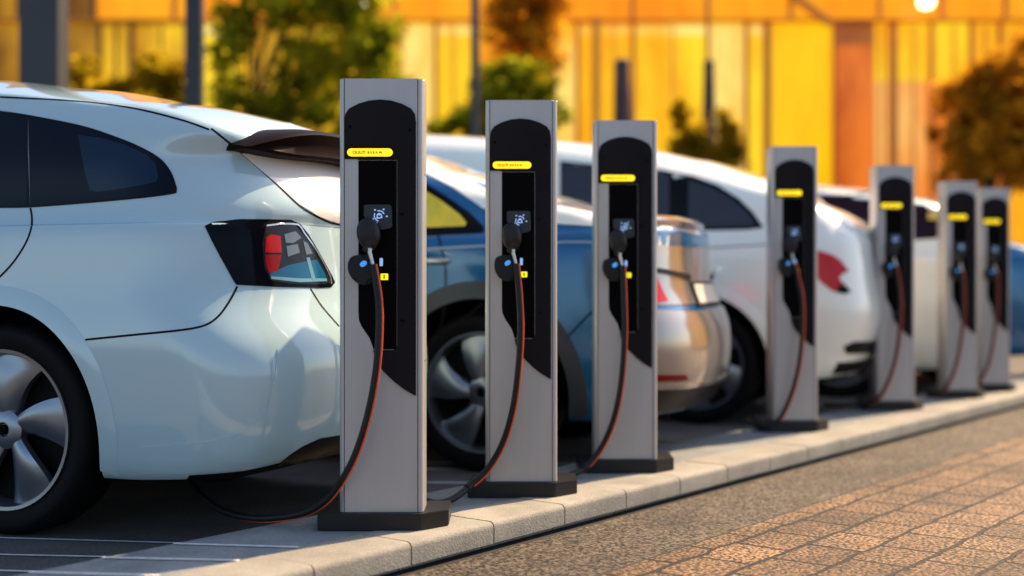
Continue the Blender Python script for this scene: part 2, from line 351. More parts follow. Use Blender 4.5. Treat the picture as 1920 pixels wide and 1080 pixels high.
    for cx, cy, r0, s, e in ((712, 405, 0.010, 0, 360), (712, 405, 0.020, 150, 260), (712, 405, 0.020, 20, 110), (712, 405, 0.027, 200, 255)):
        x, z = L2(cx, cy); n = 16
        for k in range(n):
            a0, a1 = R(s + (e - s) * k / n), R(s + (e - s) * (k + 1) / n); q = []
            for a, r in ((a0, r0), (a1, r0), (a1, r0 - 0.0035), (a0, r0 - 0.0035)): q.append((x + math.cos(a) * r, z + math.sin(a) * r))
            prism(bm, q, -0.0152, -0.0135)
    for q in ((712, 403), (716, 408), (708, 409), (704, 394), (720, 393), (726, 406)):
        x, z = L2(*q); box(bm, x - 0.0035, x + 0.0035, -0.0155, -0.0135, z - 0.0022, z + 0.0022)
    bm_obj('contactless_symbol', bm, M['glint'], rd)
    # plug head hanging on the reader: flattened egg with a neck
    bm = bmesh.new(); bmesh.ops.create_uvsphere(bm, u_segments=28, v_segments=18, radius=1.0)
    for v in bm.verts:
        zz = v.co.z; k = 1.0 + 0.10 * zz if zz > 0 else 1.0 - 0.18 * zz * zz
        v.co = Vector((v.co.x * 0.043 * k, v.co.y * 0.034, zz * 0.060))
        if v.co.y < -0.02 and abs(v.co.x) < 0.024 and abs(v.co.z) < 0.03: v.co.y += 0.006     # thumb dish
    bmesh.ops.rotate(bm, cent=(0, 0, 0), matrix=Matrix.Rotation(R(-8), 3, 'Y'), verts=bm.verts)
    x, z = L2(694, 440); bmesh.ops.translate(bm, vec=(x, -0.045, z), verts=bm.verts)
    tube(bm, [Vector((x - 0.004, -0.055, z - 0.05)), Vector((x + 0.004, -0.064, z - 0.066))], [0.020, 0.012], 14)
    bm_obj('plug', bm, M['handle'], t, True, 50)
    bm = bmesh.new(); (x0, z0), (x1, z1) = L2(697, 469), L2(704, 499)
    tube(bm, [Vector((x0, -0.066, z0 + 0.004)), Vector((x0, -0.068, z0 - 0.01)), Vector((x1, -0.076, z1))], [0.0095, 0.008, 0.006], 12)
    bm_obj('strain_relief', bm, M['steel'], t, True, 50)
    # holster on the left edge, with a blue button
    hol = [(Vector((*L2(*q), 0))) for q in ((660, 484), (672, 479), (690, 478), (700, 488), (702, 510), (698, 530), (684, 534), (668, 527), (658, 512), (656, 497))]
    hol = [(v.x, v.y) for v in catmull(hol, 4, True)]
    bm = bmesh.new(); prism(bm, hol, -0.060, -0.001)
    fe = [e for e in bm.edges if all(v.co.y < -0.059 for v in e.verts)]; bmesh.ops.bevel(bm, geom=fe, offset=0.014, segments=4, affect='EDGES')
    hs = bm_obj('holster', bm, M['rubber'], t, True, 50)
    bm = bmesh.new(); bmesh.ops.create_uvsphere(bm, u_segments=16, v_segments=10, radius=1)
    for v in bm.verts: v.co = Vector((v.co.x * 0.014, v.co.y * 0.004, v.co.z * 0.010))
    bmesh.ops.rotate(bm, cent=(0, 0, 0), matrix=Matrix.Rotation(R(-35), 3, 'Y'), verts=bm.verts); x, z = L2(685, 495); bmesh.ops.translate(bm, vec=(x, -0.061, z), verts=bm.verts)
    bm_obj('button', bm, M['blue_button'], hs, True)
    bm = bmesh.new(); (x0, z1), (x1, z0) = L2(712, 484), L2(718, 499); box(bm, x0, x1, -0.008, 0, z0, z1, 0.002); bm_obj('indicator_light', bm, M['glint'], t)
    bm = bmesh.new(); (x0, z1), (x1, z0) = L2(714, 513), L2(728, 525); box(bm, x0, x1, -0.012, 0, z0, z1, 0.003); bt = bm_obj('status_button', bm, M['lime'], t)
    bm = bmesh.new(); x, z = L2(721, 519)
    prism(bm, [(x - 0.005, z + 0.006), (x + 0.005, z + 0.006), (x + 0.001, z), (x + 0.005, z - 0.006), (x - 0.005, z - 0.006), (x - 0.001, z)], -0.0132, -0.0115); bm_obj('hourglass_symbol', bm, M['ink'], bt)
    return t
# px of the face centre, distance, height scale, width scale, cable as (px, py, distance)
CH = [
 (715, 4.65, 1.0, 1.0, 'nearest and sharpest grey charging station, beside the pale blue-white hatchback tail'),
 (977.5, 5.35, 1.012, 0.98, 'second grey charging station, standing before the blue car with its silver wheel beside it'),
 (1173.5, 6.02, 1.011, 0.97, 'third grey charging station, directly left of the cream bumper of the blue car'),
 (1490.5, 7.65, 1.040, 0.90, 'grey charging station standing alone before the white car, just left of the red tail light'),
 (1679.5, 8.87, 1.036, 0.88, 'grey charging station directly right of the red tail light of the white car'),
 (1802.5, 9.75, 1.010, 0.84, 'second farthest charging station, overlapping the last one in the row'),
 (1866, 10.34, 1.004, 0.80, 'farthest blurred charging station, beside the dark blue car at the right edge'),
]
CAB = [
 [(705, 497, -.078), (710, 560, -.098), (711, 622, -.112), (706, 690, -.118), (693, 765, -.118), (672, 838, -.11), (646, 893, -.085), (610, 940, -.03), (560, 965, .04), (480, 972, .12), (415, 956, .28), (376, 926, .42), (357, 900, .52), (352, 885, .6)],
 [(970, 497, -.078), (974, 560, -.098), (976, 620, -.112), (972, 690, -.118), (962, 765, -.118), (943, 830, -.11), (914, 880, -.1), (880, 912, -.12), (850, 935, -.2), (820, 944, -.24), (790, 942, -.16), (740, 930, -.07), (680, 925, -.02)],
 [(1165.5, 501, -.078), (1170, 560, -.098), (1171, 630, -.112), (1165, 715, -.118), (1151, 785, -.118), (1128, 838, -.115), (1098, 876, -.13), (1070, 890, -.2), (1045, 894, -.23), (1010, 891, -.2), (980, 884, -.15)],
 [(1497, 506, -.078), (1503, 560, -.098), (1504, 620, -.112), (1498, 682, -.118), (1485, 735, -.11), (1468, 775, -.08), (1454, 792, -.07), (1436, 800, -.06), (1400, 790, .1)],
 [(1685, 507, -.078), (1688, 570, -.098), (1684, 640, -.112), (1674, 690, -.118), (1658, 730, -.11), (1645, 748, -.09), (1622, 757, -.05), (1580, 760, .02), (1545, 759, .1)],
 [(1806, 510, -.078), (1807, 570, -.098), (1801, 640, -.112), (1790, 690, -.118), (1775, 725, -.1), (1764, 738, -.08), (1738, 744, -.02)],
 [(1869, 512, -.078), (1869, 570, -.098), (1863, 630, -.112), (1853, 680, -.118), (1839, 710, -.1), (1826, 722, -.08), (1806, 726, -.02)],
]
st0 = None; chargers = []
for i, (px, Z, hs, ws, lab) in enumerate(CH):
    loc = Vector(((px - 960) / F * Z, Z, 0.0))
    if i == 0: o = st0 = make_charger(lab); o.location = loc
    else: o = dup(st0, loc, lab, CG, (ws, 1, hs))
    chargers.append(o)
bpy.context.view_layer.update()
for i, (o, cab) in enumerate(zip(chargers, CAB)):
    Z = CH[i][1]; inv = Matrix.Translation(o.location) @ Matrix.Diagonal((*o.scale, 1)); inv.invert()
    start = o.location + Vector((((704 - 715) / 512.7) * o.scale.x, -0.074, (HCAM - (497 - HY) / 512.7) * o.scale.z))
    pts = [start] + [P(a, b, Z + c) for a, b, c in cab[1:]]
    for p in pts[1:]:
        bb = (p - K0).dot(BD); p.z = max(p.z, (0.0 if bb > -0.41 else PARK_Z) + 0.014)
    sp = catmull(pts, 7)
    bm = bmesh.new(); tube(bm, [inv @ p for p in sp], 0.0138, 12); cb = bm_obj('charging_cable', bm, M['rubber'], o, True, 50)
    n = len(sp); off = []
    for k, p in enumerate(sp):
        tg = (sp[min(k + 1, n - 1)] - sp[max(k - 1, 0)]).normalized()
        s = Vector((-tg.z, 0, tg.x)); s = -s if s.x < 0 else s
        if abs(tg.z) < 0.5 and s.z > 0 and s.x < 0.5: s = -s
        off.append(p + s * 0.0112 + Vector((0, -0.0055, 0)))
    stop = {0: 70, 1: 52, 2: 48}.get(i, 40)
    bm = bmesh.new(); tube(bm, [inv @ p for p in off[:min(stop, n)]], 0.0046, 8); bm_obj('cable_stripe', bm, M['orange'], cb, True, 50)
    if i in (1, 2):
        k = 7 * (7 if i == 1 else 6); bm = bmesh.new(); tube(bm, [inv @ q for q in sp[k - 1:k + 2]], 0.0185, 12); bm_obj('cable_clamp', bm, M['rubber'], cb, True, 50)

# ------------------------------------------------------------------ cars
TH = R(20); CB = Vector((math.cos(TH), -math.sin(TH), 0)); CU = Vector((math.sin(TH), math.cos(TH), 0))
CROT = math.atan2(-CB.y, -CB.x)            # local +x = forward (away from the kerb), local +y = towards the camera
WR = 0.42
def half_loop(Lp, mt=20, ms=60, mn=16):
    """tail centre -> left side -> nose centre, as local (x, y, z)"""
    xt, xn, wd = Lp['xt'], Lp['xn'], Lp['w']; dt, dn = Lp.get('dt', 0.42), Lp.get('dn', 0.7); nt, nn = Lp.get('nt', 2.6), Lp.get('nn', 2.3)
    zt = Lp['z']
    def end(cx, d, n, sgn, m):
        pts = []
        for k in range(241):
            a = k / 240 * math.pi / 2
            pts.append((cx + sgn * d * (1 - math.cos(a) ** (2 / n)) , wd * math.sin(a) ** (2 / n)))
        ln = [0]
        for p, q in zip(pts, pts[1:]): ln.append(ln[-1] + math.hypot(q[0] - p[0], q[1] - p[1]))
        o = []; j = 0
        for k in range(m + 1):
            s = ln[-1] * k / m
            while j < len(ln) - 2 and ln[j + 1] < s: j += 1
            f = (s - ln[j]) / max(1e-9, ln[j + 1] - ln[j]); o.append((pts[j][0] + (pts[j + 1][0] - pts[j][0]) * f, pts[j][1] + (pts[j + 1][1] - pts[j][1]) * f))
        return o
    T = end(xt, dt, nt, 1, mt); N = end(xn, dn, nn, -1, mn)
    xs, xe = xt + dt, xn - dn
    side = [(xs + (xe - xs) * k / ms, wd) for k in range(1, ms)]
    res = T + side + list(reversed(N))
    o = []
    for x, y in res:
        tp = 1 - 0.035 * ((x - 1.5) / 2.6) ** 2
        o.append(Vector((x, y * tp, lerp_tab(zt, x))))
    return o
def body_mesh(loops, per=6):
    hl = [half_loop(l) for l in loops]; n = len(hl[0]); cols = []
    for k in range(n): cols.append(catmull([h[k] for h in hl], per))
    rows = len(cols[0]); V = []; Fc = []
    for k in range(n):
        for v in cols[k]: V.append(v)
    m = n * rows
    for k in range(n):
        for v in cols[k]: V.append(Vector((v.x, -v.y, v.z)))
    for k in range(n - 1):
        for r in range(rows - 1):
            a, b, c, d = k * rows + r, (k + 1) * rows + r, (k + 1) * rows + r + 1, k * rows + r + 1
            Fc.append((d, c, b, a)); Fc.append((m + a, m + b, m + c, m + d))
    bm = bmesh.new(); vs = [bm.verts.new(v) for v in V]
    for f in Fc: bm.faces.new([vs[i] for i in f])
    bmesh.ops.remove_doubles(bm, verts=bm.verts, dist=0.0006)
    bmesh.ops.dissolve_degenerate(bm, edges=bm.edges, dist=1e-5)
    bmesh.ops.recalc_face_normals(bm, faces=bm.faces)
    return bm
class Car: pass
def c_wy(c): return c.wy
def wheel(car, x, side, mesh_cache={}):
    """one wheel: barrel (part) with tyre, rim and hub cap (sub-parts); local y outward"""
    if 'w' not in mesh_cache:
        R0 = 0.322
        bm = bmesh.new(); lathe(bm, [(0.03, -0.10), (R0 - 0.01, -0.10), (R0 - 0.01, -0.19), (0.03, -0.19)], 48, 'y', True); mesh_cache['w'] = bm
        me = bpy.data.meshes.new('barrel'); bmesh.ops.recalc_face_normals(bm, faces=bm.faces); bm.to_mesh(me); bm.free(); me.materials.append(M['under']); mesh_cache['w'] = me
        bm = bmesh.new(); lathe(bm, [(R0 - 0.005, -0.012), (R0 + 0.02, -0.004), (R0 + 0.055, 0.004), (WR - 0.025, 0.0), (WR - 0.006, -0.022), (WR, -0.05), (WR + 0.001, -0.125), (WR, -0.20), (WR - 0.006, -0.225), (WR - 0.03, -0.25), (R0 + 0.02, -0.245), (R0 - 0.005, -0.235)], 72, 'y', True)
        bmesh.ops.recalc_face_normals(bm, faces=bm.faces); me = bpy.data.meshes.new('tyre'); bm.to_mesh(me); bm.free(); me.materials.append(M['tyre'])
        me.polygons.foreach_set('use_smooth', [True] * len(me.polygons)); me.set_sharp_from_angle(angle=R(60)); mesh_cache['t'] = me
        bm = bmesh.new(); lathe(bm, [(R0 - 0.004, -0.002), (R0 - 0.018, -0.004), (R0 - 0.026, -0.02), (R0 - 0.03, -0.14), (R0 - 0.004, -0.14)], 72, 'y', True)
        for s in range(5):
            A0 = R(20 + 72 * s); rows = []
            for i in range(13):
                f = i / 12; r = 0.035 + (R0 - 0.058) * f
                hw = 0.034 + 0.020 * f + 0.066 * f ** 1.5; row = []
                tw = 0.22 * f * f
                for j in range(9):
                    g = j / 8 * 2 - 1; yy = -0.028 + 0.022 * math.sin(math.pi * min(1, f * 1.05)) - 0.020 * abs(g) ** 2.2 - 0.012 * g
                    ang = A0 + tw; c = Vector((math.cos(ang), 0, math.sin(ang))); tn = Vector((-math.sin(ang), 0, math.cos(ang)))
                    v = c * r + tn * hw * g; v.y = yy; row.append(v)
                rows.append(row)
            top = [[bm.verts.new(v) for v in row] for row in rows]; bot = [[bm.verts.new(v - Vector((0, 0.03, 0))) for v in row] for row in rows]
            for i in range(12):
                for j in range(8):
                    bm.faces.new([top[i][j], top[i][j + 1], top[i + 1][j + 1], top[i + 1][j]]); bm.faces.new([bot[i + 1][j], bot[i + 1][j + 1], bot[i][j + 1], bot[i][j]])
                for j in (0, 8): bm.faces.new([top[i][j], top[i + 1][j], bot[i + 1][j], bot[i][j]])
            for i in (0, 12):
                for j in range(8): bm.faces.new([top[i][j], bot[i][j], bot[i][j + 1], top[i][j + 1]])
        lathe(bm, [(0.075, -0.07), (0.078, -0.022), (0.055, -0.008), (0.03, -0.006), (0.022, -0.016)], 32)
        bmesh.ops.recalc_face_normals(bm, faces=bm.faces); me = bpy.data.meshes.new('rim'); bm.to_mesh(me); bm.free(); me.materials.append(M['rim'])
        me.polygons.foreach_set('use_smooth', [True] * len(me.polygons)); me.set_sharp_from_angle(angle=R(45)); mesh_cache['r'] = me
        bm = bmesh.new(); lathe(bm, [(0.021, -0.02), (0.02, -0.004), (0.012, -0.003)], 20)
        for s in range(5):
            a = R(56 + 72 * s); b3 = bmesh.new(); lathe(b3, [(0.009, -0.02), (0.009, -0.0125)], 10); bmesh.ops.translate(b3, vec=(math.cos(a) * 0.05, 0, math.sin(a) * 0.05), verts=b3.verts)
            mm = bpy.data.meshes.new('n'); b3.to_mesh(mm); b3.free(); bm.from_mesh(mm)
        bmesh.ops.recalc_face_normals(bm, faces=bm.faces); me = bpy.data.meshes.new('hub'); bm.to_mesh(me); bm.free(); me.materials.append(M['recess']); mesh_cache['h'] = me
    wo = link('wheel', mesh_cache['w'], None, car.root); wo.location = (x, c_wy(car) * side, WR)
    wo.rotation_euler = (0, random.uniform(0, 0.0) + car.spin, 0) if side > 0 else (0, car.spin, math.pi)
    for nm, k in (('tyre', 't'), ('rim', 'r'), ('hub_cap', 'h')): link(nm, mesh_cache[k], None, wo)
def build_car(label, O, paint, loops, wb, spin=0.0, group='cars parked at the charging bays', wy=0.895):
    c = Car(); c.spin = spin; c.wb = wb; c.wy = wy
    c.root = thing('parked_car', label, 'car', (O.x, O.y, PARK_Z), CROT, group)
    bm = body_mesh(loops)
    c.mw = Matrix.Translation(c.root.location) @ Matrix.Rotation(CROT, 4, 'Z'); c.inv = c.mw.inverted()
    c.bvh = BVHTree.FromBMesh(bm)
    me = bpy.data.meshes.new('body'); bm.to_mesh(me); bm.free()
    me.materials.append(paint); me.materials.append(M['under'])
    for p in me.polygons:
        if p.normal.z < -0.75 and p.center.z < 0.5: p.material_index = 1
    bo = bpy.data.objects.new('body', me); S.collection.objects.link(bo)
    cb = bmesh.new()
    for x in (0, wb):
        for sd_ in (1, -1):
            b3 = bmesh.new(); lathe(b3, [(WR + 0.075, 0.50), (WR + 0.075, 1.4)], 64)
            for v in b3.verts: v.co.x += x; v.co.z += WR; v.co.y *= sd_
            mm = bpy.data.meshes.new('n'); b3.to_mesh(mm); b3.free(); cb.from_mesh(mm)
    bmesh.ops.recalc_face_normals(cb, faces=cb.faces)
    cm = bpy.data.meshes.new('cut'); cb.to_mesh(cm); cb.free(); cm.materials.append(M['under'])
    co = bpy.data.objects.new('cut', cm); S.collection.objects.link(co)
    md = bo.modifiers.new('b', 'BOOLEAN'); md.operation = 'DIFFERENCE'; md.solver = 'EXACT'; md.object = co; md.material_mode = 'TRANSFER'
    bpy.context.view_layer.update()
    me2 = bpy.data.meshes.new_from_object(bo.evaluated_get(bpy.context.evaluated_depsgraph_get()))
    bo.modifiers.clear(); bo.data = me2; bpy.data.objects.remove(co)
    me2.polygons.foreach_set('use_smooth', [True] * len(me2.polygons)); me2.set_sharp_from_angle(angle=R(38))
    bo.parent = c.root; c.body = bo
    for x in (0, wb):
        for sd_ in (1, -1): wheel(c, x, sd_)
    return c
def grid_mesh(poly, rayfn, step, off, thick, bvh):
    lo = [min(p[i] for p in poly) for i in (0, 1)]; hi = [max(p[i] for p in poly) for i in (0, 1)]
    bd = []
    n = len(poly)
    for i in range(n):
        a, b = Vector(poly[i]), Vector(poly[(i + 1) % n]); m = max(1, int((b - a).length / step + 0.5))
        for k in range(m): bd.append(tuple(a.lerp(b, k / m)))
    pts = [Vector(p) for p in bd]; nb = len(pts)
    x = lo[0] + step * 0.5
    while x < hi[0]:
        y = lo[1] + step * 0.5
        while y < hi[1]:
            if inside((x, y), bd) and min((Vector((x, y)) - q).length for q in pts[:nb]) > step * 0.45: pts.append(Vector((x, y)))
            y += step
        x += step
    V2, _, Fc = delaunay_2d_cdt(pts, [], [list(range(nb))], 1, 1e-7)[:3]
    hits = []; last = None
    for v in V2:
        o, d = rayfn(v.x, v.y); h, nrm, idx, ds = bvh.ray_cast(o, d)
        if h is None:
            q = o + d * (last if last else 1.0); h, nrm, idx, ds = bvh.find_nearest(q)
        else: last = ds
        if nrm.dot(d) > 0: nrm = -nrm
        hits.append((h, nrm))
    bm = bmesh.new()
    A = [bm.verts.new(h + nr * off) for h, nr in hits]; B = [bm.verts.new(h - nr * thick) for h, nr in hits]
    cnt = {}
    for f in Fc:
        try: bm.faces.new([A[i] for i in f]); bm.faces.new([B[i] for i in reversed(f)])
        except ValueError: continue
        for i in range(len(f)):
            e = (f[i], f[(i + 1) % len(f)]); cnt[e] = cnt.get(e, 0) + 1
    for (i, j) in cnt:
        if (j, i) not in cnt:
            try: bm.faces.new([A[j], A[i], B[i], B[j]])
            except ValueError: pass
    return bm
def cam_ray(c):
    o = c.inv @ CAM; rot = c.inv.to_3x3()
    return lambda x, y: (o, (rot @ ray(x, y)).normalized())
def smooth_poly(pts, per=4): return [(v.x, v.y) for v in catmull([Vector((x, y, 0)) for x, y in pts], per, True)]
def decal(c, name, poly, m, off=0.003, thick=0.006, step=9, mirror=True, parent=None, rayfn=None, smooth=0):
    if smooth: poly = smooth_poly(poly, smooth)
    bm = grid_mesh(poly, rayfn or cam_ray(c), step, off, thick, c.bvh)
    bmesh.ops.recalc_face_normals(bm, faces=bm.faces)
    me = bpy.data.meshes.new(name); bm.to_mesh(me)
    o = link(name, me, m, parent or c.root, True, 40); o2 = None
    if mirror:
        bmesh.ops.scale(bm, vec=(1, -1, 1), verts=bm.verts); bmesh.ops.reverse_faces(bm, faces=bm.faces)
        me = bpy.data.meshes.new(name); bm.to_mesh(me)
        par = parent
        if parent is not None: par = getattr(parent, 'twin', None) or c.twins.get(parent.name)
        o2 = link(name, me, m, par or c.root, True, 40)
        if not hasattr(c, 'twins'): c.twins = {}
        c.twins[o.name] = o2
    bm.free()
    return o
def side_ray(c, sgn=1): return lambda x, z: (Vector((x, 3 * sgn, z)), Vector((0, -sgn, 0)))
def rear_ray(c): return lambda y, z: (Vector((-4, y, z)), Vector((1, 0, 0)))
def front_ray(c): return lambda y, z: (Vector((8, y, z)), Vector((-1, 0, 0)))
def top_ray(c): return lambda x, y: (Vector((x, y, 5)), Vector((0, 0, -1)))
def seam(c, lines, width=0.007, mirror=True, rayfn=None, name='panel_gap', m=None, off=0.0012):
    rf = rayfn or cam_ray(c)
    for ln in lines:
        pts = []
        for v in catmull([Vector((x, y, 0)) for x, y in ln], 8):
            o, d = rf(v.x, v.y); h, nr, i, ds = c.bvh.ray_cast(o, d)
            if h is not None: pts.append((h, nr if nr.dot(d) < 0 else -nr))
        rows = []
        for i, (h, nr) in enumerate(pts):
            tg = (pts[min(i + 1, len(pts) - 1)][0] - pts[max(i - 1, 0)][0]).normalized(); s = tg.cross(nr).normalized() * width / 2
            rows.append([h + s + nr * off, h - s + nr * off, h - s - nr * 0.003, h + s - nr * 0.003])
        for sg in ((1, -1) if mirror else (1,)):
            bm = bmesh.new(); vr = [[bm.verts.new((v.x, v.y * sg, v.z)) for v in r] for r in rows]
            for a, b in zip(vr, vr[1:]):
                for k in range(4): bm.faces.new([a[k], a[(k + 1) % 4], b[(k + 1) % 4], b[k]])
            bm_obj(name, bm, m or M['gap'], c.root)
def arch_lip(c, x, m, r0=WR + 0.073, r1=WR + 0.150, a0=-14, a1=196, off=0.007):
    for sgn in (1, -1):
        bm = bmesh.new(); rows = []
        for k in range(57):
            a = R(a0 + (a1 - a0) * k / 56); row = []
            for j in range(6):
                f = j / 5; r = r0 + (r1 - r0) * f; h = c.bvh.ray_cast(Vector((x + math.cos(a) * r, 3 * sgn, WR + math.sin(a) * r)), Vector((0, -sgn, 0)))
                if h[0] is None or abs(h[0].y) < 0.7: row = None; break
                row.append(h[0] + Vector((0, sgn, 0)) * (off * (1 - f * f) + 0.0008))
            rows.append(row)
        for A, B in zip(rows, rows[1:]):
            if not A or not B: continue
            va, vb = [bm.verts.new(v) for v in A], [bm.verts.new(v) for v in B]
            ia, ib = bm.verts.new(A[0] - Vector((0, sgn * 0.05, 0))), bm.verts.new(B[0] - Vector((0, sgn * 0.05, 0)))
            for j in range(5): bm.faces.new([va[j], va[j + 1], vb[j + 1], vb[j]])
            bm.faces.new([ia, va[0], vb[0], ib])
        bmesh.ops.remove_doubles(bm, verts=bm.verts, dist=1e-5); bm_obj('wheel_arch', bm, m, c.root, True, 50)
def front_end(c, xw, zc, hz):
    """parts of the far end of every car: windscreen, lamps, grille, door handles"""
    decal(c, 'windscreen', [(-0.62, zc[0]), (0.62, zc[0]), (0.50, zc[1]), (0.3, zc[1] + .03), (-0.3, zc[1] + .03), (-0.50, zc[1])], M['glass'], 0.004, step=0.06, mirror=False, rayfn=front_ray(c))
    decal(c, 'headlight', [(0.42, hz), (0.78, hz + 0.05), (0.80, hz + 0.16), (0.5, hz + 0.10)], M['lens_clear'], 0.006, step=0.04, rayfn=front_ray(c))
    decal(c, 'grille', [(-0.45, hz - 0.28), (0.45, hz - 0.28), (0.55, hz - 0.14), (-0.55, hz - 0.14)], M['trim'], 0.005, step=0.05, mirror=False, rayfn=front_ray(c))
def handle(c, x, z):
    for sgn in (1, -1):
        h = c.bvh.ray_cast(Vector((x, 3 * sgn, z)), Vector((0, -sgn, 0)))[0]
        bm = bmesh.new(); pts = [Vector((x - 0.11 + 0.22 * k / 8, h.y + sgn * (0.004 + 0.030 * math.sin(math.pi * k / 8) ** 0.5), z)) for k in range(9)]
        tube(bm, pts, [0.010] + [0.016] * 7 + [0.010], 10); bm_obj('door_handle', bm, M['steel'], c.root, True, 60)
def mirror_pod(c, x, z):
    for sgn in (1, -1):
        h = c.bvh.ray_cast(Vector((x, 3 * sgn, z)), Vector((0, -sgn, 0)))[0]
        if h is None: continue
        bm = bmesh.new(); bmesh.ops.create_uvsphere(bm, u_segments=20, v_segments=12, radius=1)
        for v in bm.verts: v.co = Vector((x + v.co.x * 0.09 * (0.6 if v.co.x < 0 else 1), h.y + sgn * 0.16 + v.co.y * 0.13, z + 0.05 + v.co.z * 0.085))
        tube(bm, [Vector((x, h.y - sgn * 0.02, z)), Vector((x, h.y + sgn * 0.10, z + 0.03))], 0.03, 10)
        bm_obj('wing_mirror', bm, c.paint, c.root, True, 50)

def gp(px, py): return ground(px, py, PARK_Z)
def origin(px, py): return gp(px, py) + CU * 0.86
# ---- nearest car: tall ice-white hatchback
hatch = [
 dict(z=[(-2, .30)], xt=-1.0, xn=3.9, w=0.0),
 dict(z=[(-1.3, .30), (-.9, .255), (0, .25), (3, .25)], xt=-1.02, xn=3.95, w=.70),
 dict(z=[(-1.35, .365), (-1.0, .275), (-.6, .252), (3, .26)], xt=-1.22, xn=4.08, w=.885),
 dict(z=[(-1.35, .47), (-.6, .42), (3, .42)], xt=-1.32, xn=4.17, w=.945),
 dict(z=[(-1.35, .74), (3, .72)], xt=-1.36, xn=4.2, w=.965),
 dict(z=[(-1.35, .98), (2.5, .98), (4.2, .90)], xt=-1.33, xn=4.17, w=.96),
 dict(z=[(-1.35, 1.205), (2.5, 1.19), (4.2, 1.02)], xt=-1.30, xn=4.05, w=.955),
 dict(z=[(-1.35, 1.235), (2.4, 1.22), (4.2, 1.05)], xt=-1.29, xn=3.9, w=.912, nn=2.6),
 dict(z=[(-1.35, 1.31), (1.5, 1.30), (3, 1.24)], xt=-1.24, xn=2.95, w=.875, dn=.5),
 dict(z=[(-1.2, 1.45), (0, 1.50), (1.5, 1.50)], xt=-1.08, xn=2.55, w=.825, dn=.45),
 dict(z=[(-1.0, 1.55), (-.5, 1.65), (.2, 1.735), (1.2, 1.78), (2.2, 1.74)], xt=-.95, xn=2.1, w=.755, dt=.30, dn=.4, nt=3.2),
 dict(z=[(-1.0, 1.60), (-.5, 1.715), (.2, 1.80), (1.2, 1.85), (2.2, 1.79)], xt=-.90, xn=1.95, w=.66, dt=.28, dn=.4, nt=3.2),
 dict(z=[(-1.0, 1.64), (-.6, 1.735), (-.1, 1.825), (.5, 1.90), (1.2, 1.94), (2.2, 1.83)], xt=-.84, xn=1.85, w=.34, dt=.25, dn=.4, nt=3.2),
 dict(z=[(-1.0, 1.65), (-.6, 1.74), (-.1, 1.83), (.5, 1.905), (1.2, 1.945), (2.2, 1.84)], xt=-.82, xn=1.8, w=0.0, dt=.25, dn=.4),
]
WB = 3.15
def finish_common(c, paint, lipm=None, wide=0.150):
    c.paint = paint
    for x in (0, c.wb): arch_lip(c, x, lipm or paint, r1=WR + wide)
h1 = [dict(l, w=l['w'] * 0.92) for l in hatch]
for l, dt, xt, k in zip(h1[1:10], (.42, .40, .40, .42, .6, .6, .6, .6, .6), (-1.0, -1.18, -1.27, -1.28, -1.18, -1.14, -1.14, -1.14, -1.04), (1, 1, 1.01, 1.01, .985, .97, .97, .97, 1)): l['dt'] = dt; l['xt'] = xt; l['w'] *= k; l['nt'] = 2.3
c1 = build_car('pale blue-white hatchback filling the left edge, with dark brown roof spoiler and boxy tail light', gp(15, 1003) + CU * 0.79, M['white1'], h1, WB, R(0), wy=0.825); c1.twins = {}
finish_common(c1, M['white1'])
wn = decal(c1, 'quarter_window', [(53, 218), (150, 237), (210, 256), (262, 277), (298, 298), (318, 322), (328, 348), (329, 357), (322, 362), (260, 370), (150, 380), (57, 387)], M['glass'], 0.002)
decal(c1, 'far_window_light', [(147, 254), (190, 259), (235, 272), (275, 290), (292, 308), (297, 330), (294, 341), (270, 347), (210, 357), (180, 360), (170, 357), (160, 325)], M['glass_in'], 0.0032, 0.001, parent=wn)  # lighter patch painted for the far window showing through
W = decal(c1, 'door_window', [(-70, 203), (-10, 209), (47, 217), (51, 387), (0, 388), (-70, 389)], M['glass'], 0.002)
seam(c1, [[(50, 216), (51, 300), (54, 388)]], 0.011, name='door_pillar', m=M['seal'], off=0.003)
seam(c1, [[(-60, 203), (0, 210), (55, 218), (150, 237), (210, 256), (262, 277), (298, 298), (318, 322), (328, 348), (329, 357), (322, 362), (260, 370), (150, 380), (57, 387), (0, 388), (-60, 389)]], 0.009, name='window_seal', m=M['seal'], off=0.003)
seam(c1, [[(57, 390), (60, 408), (58, 430), (46, 460), (20, 498), (-20, 538)], [(445, 537), (432, 562), (414, 588), (394, 605), (370, 614), (330, 620), (250, 628), (160, 637)], [(582, 541), (604, 575), (636, 612)], [(0, 182), (150, 190), (250, 203), (340, 225), (392, 243)]], 0.008)
lamp = decal(c1, 'tail_light', [(384, 424), (400, 417), (450, 411), (500, 411), (545, 412), (562, 420), (578, 440), (600, 478), (622, 518), (627, 530), (620, 539), (600, 540), (520, 538), (443, 534), (437, 525), (412, 480), (395, 448)], M['lens_dark'], 0.004)
LT = dict(step=6, parent=lamp)
decal(c1, 'clear_lens', [(498, 424), (552, 422), (568, 440), (592, 475), (613, 515), (617, 531), (600, 534), (540, 532), (505, 526), (494, 500), (491, 455)], mat('lens_housing', (0.012, 0.013, 0.016), 0.15, spec=0.3), 0.0055, 0.0, **LT)
decal(c1, 'blue_reflector', [(540, 497), (592, 487), (607, 514), (611, 528), (560, 529), (507, 523), (504, 514)], mat('blue_reflector', (0.004, 0.10, 0.20), 0.15, spec=0.4), 0.0068, 0.0, **LT)
for q in ([(572, 484), (578, 483), (590, 527), (583, 528)], [(506, 519), (560, 523), (610, 523), (611, 528), (560, 530), (507, 524)]):
    decal(c1, 'light_guide', q, mat('pale_light_guide', (0.12, 0.30, 0.38), 0.2), 0.0078, 0.0, **LT)
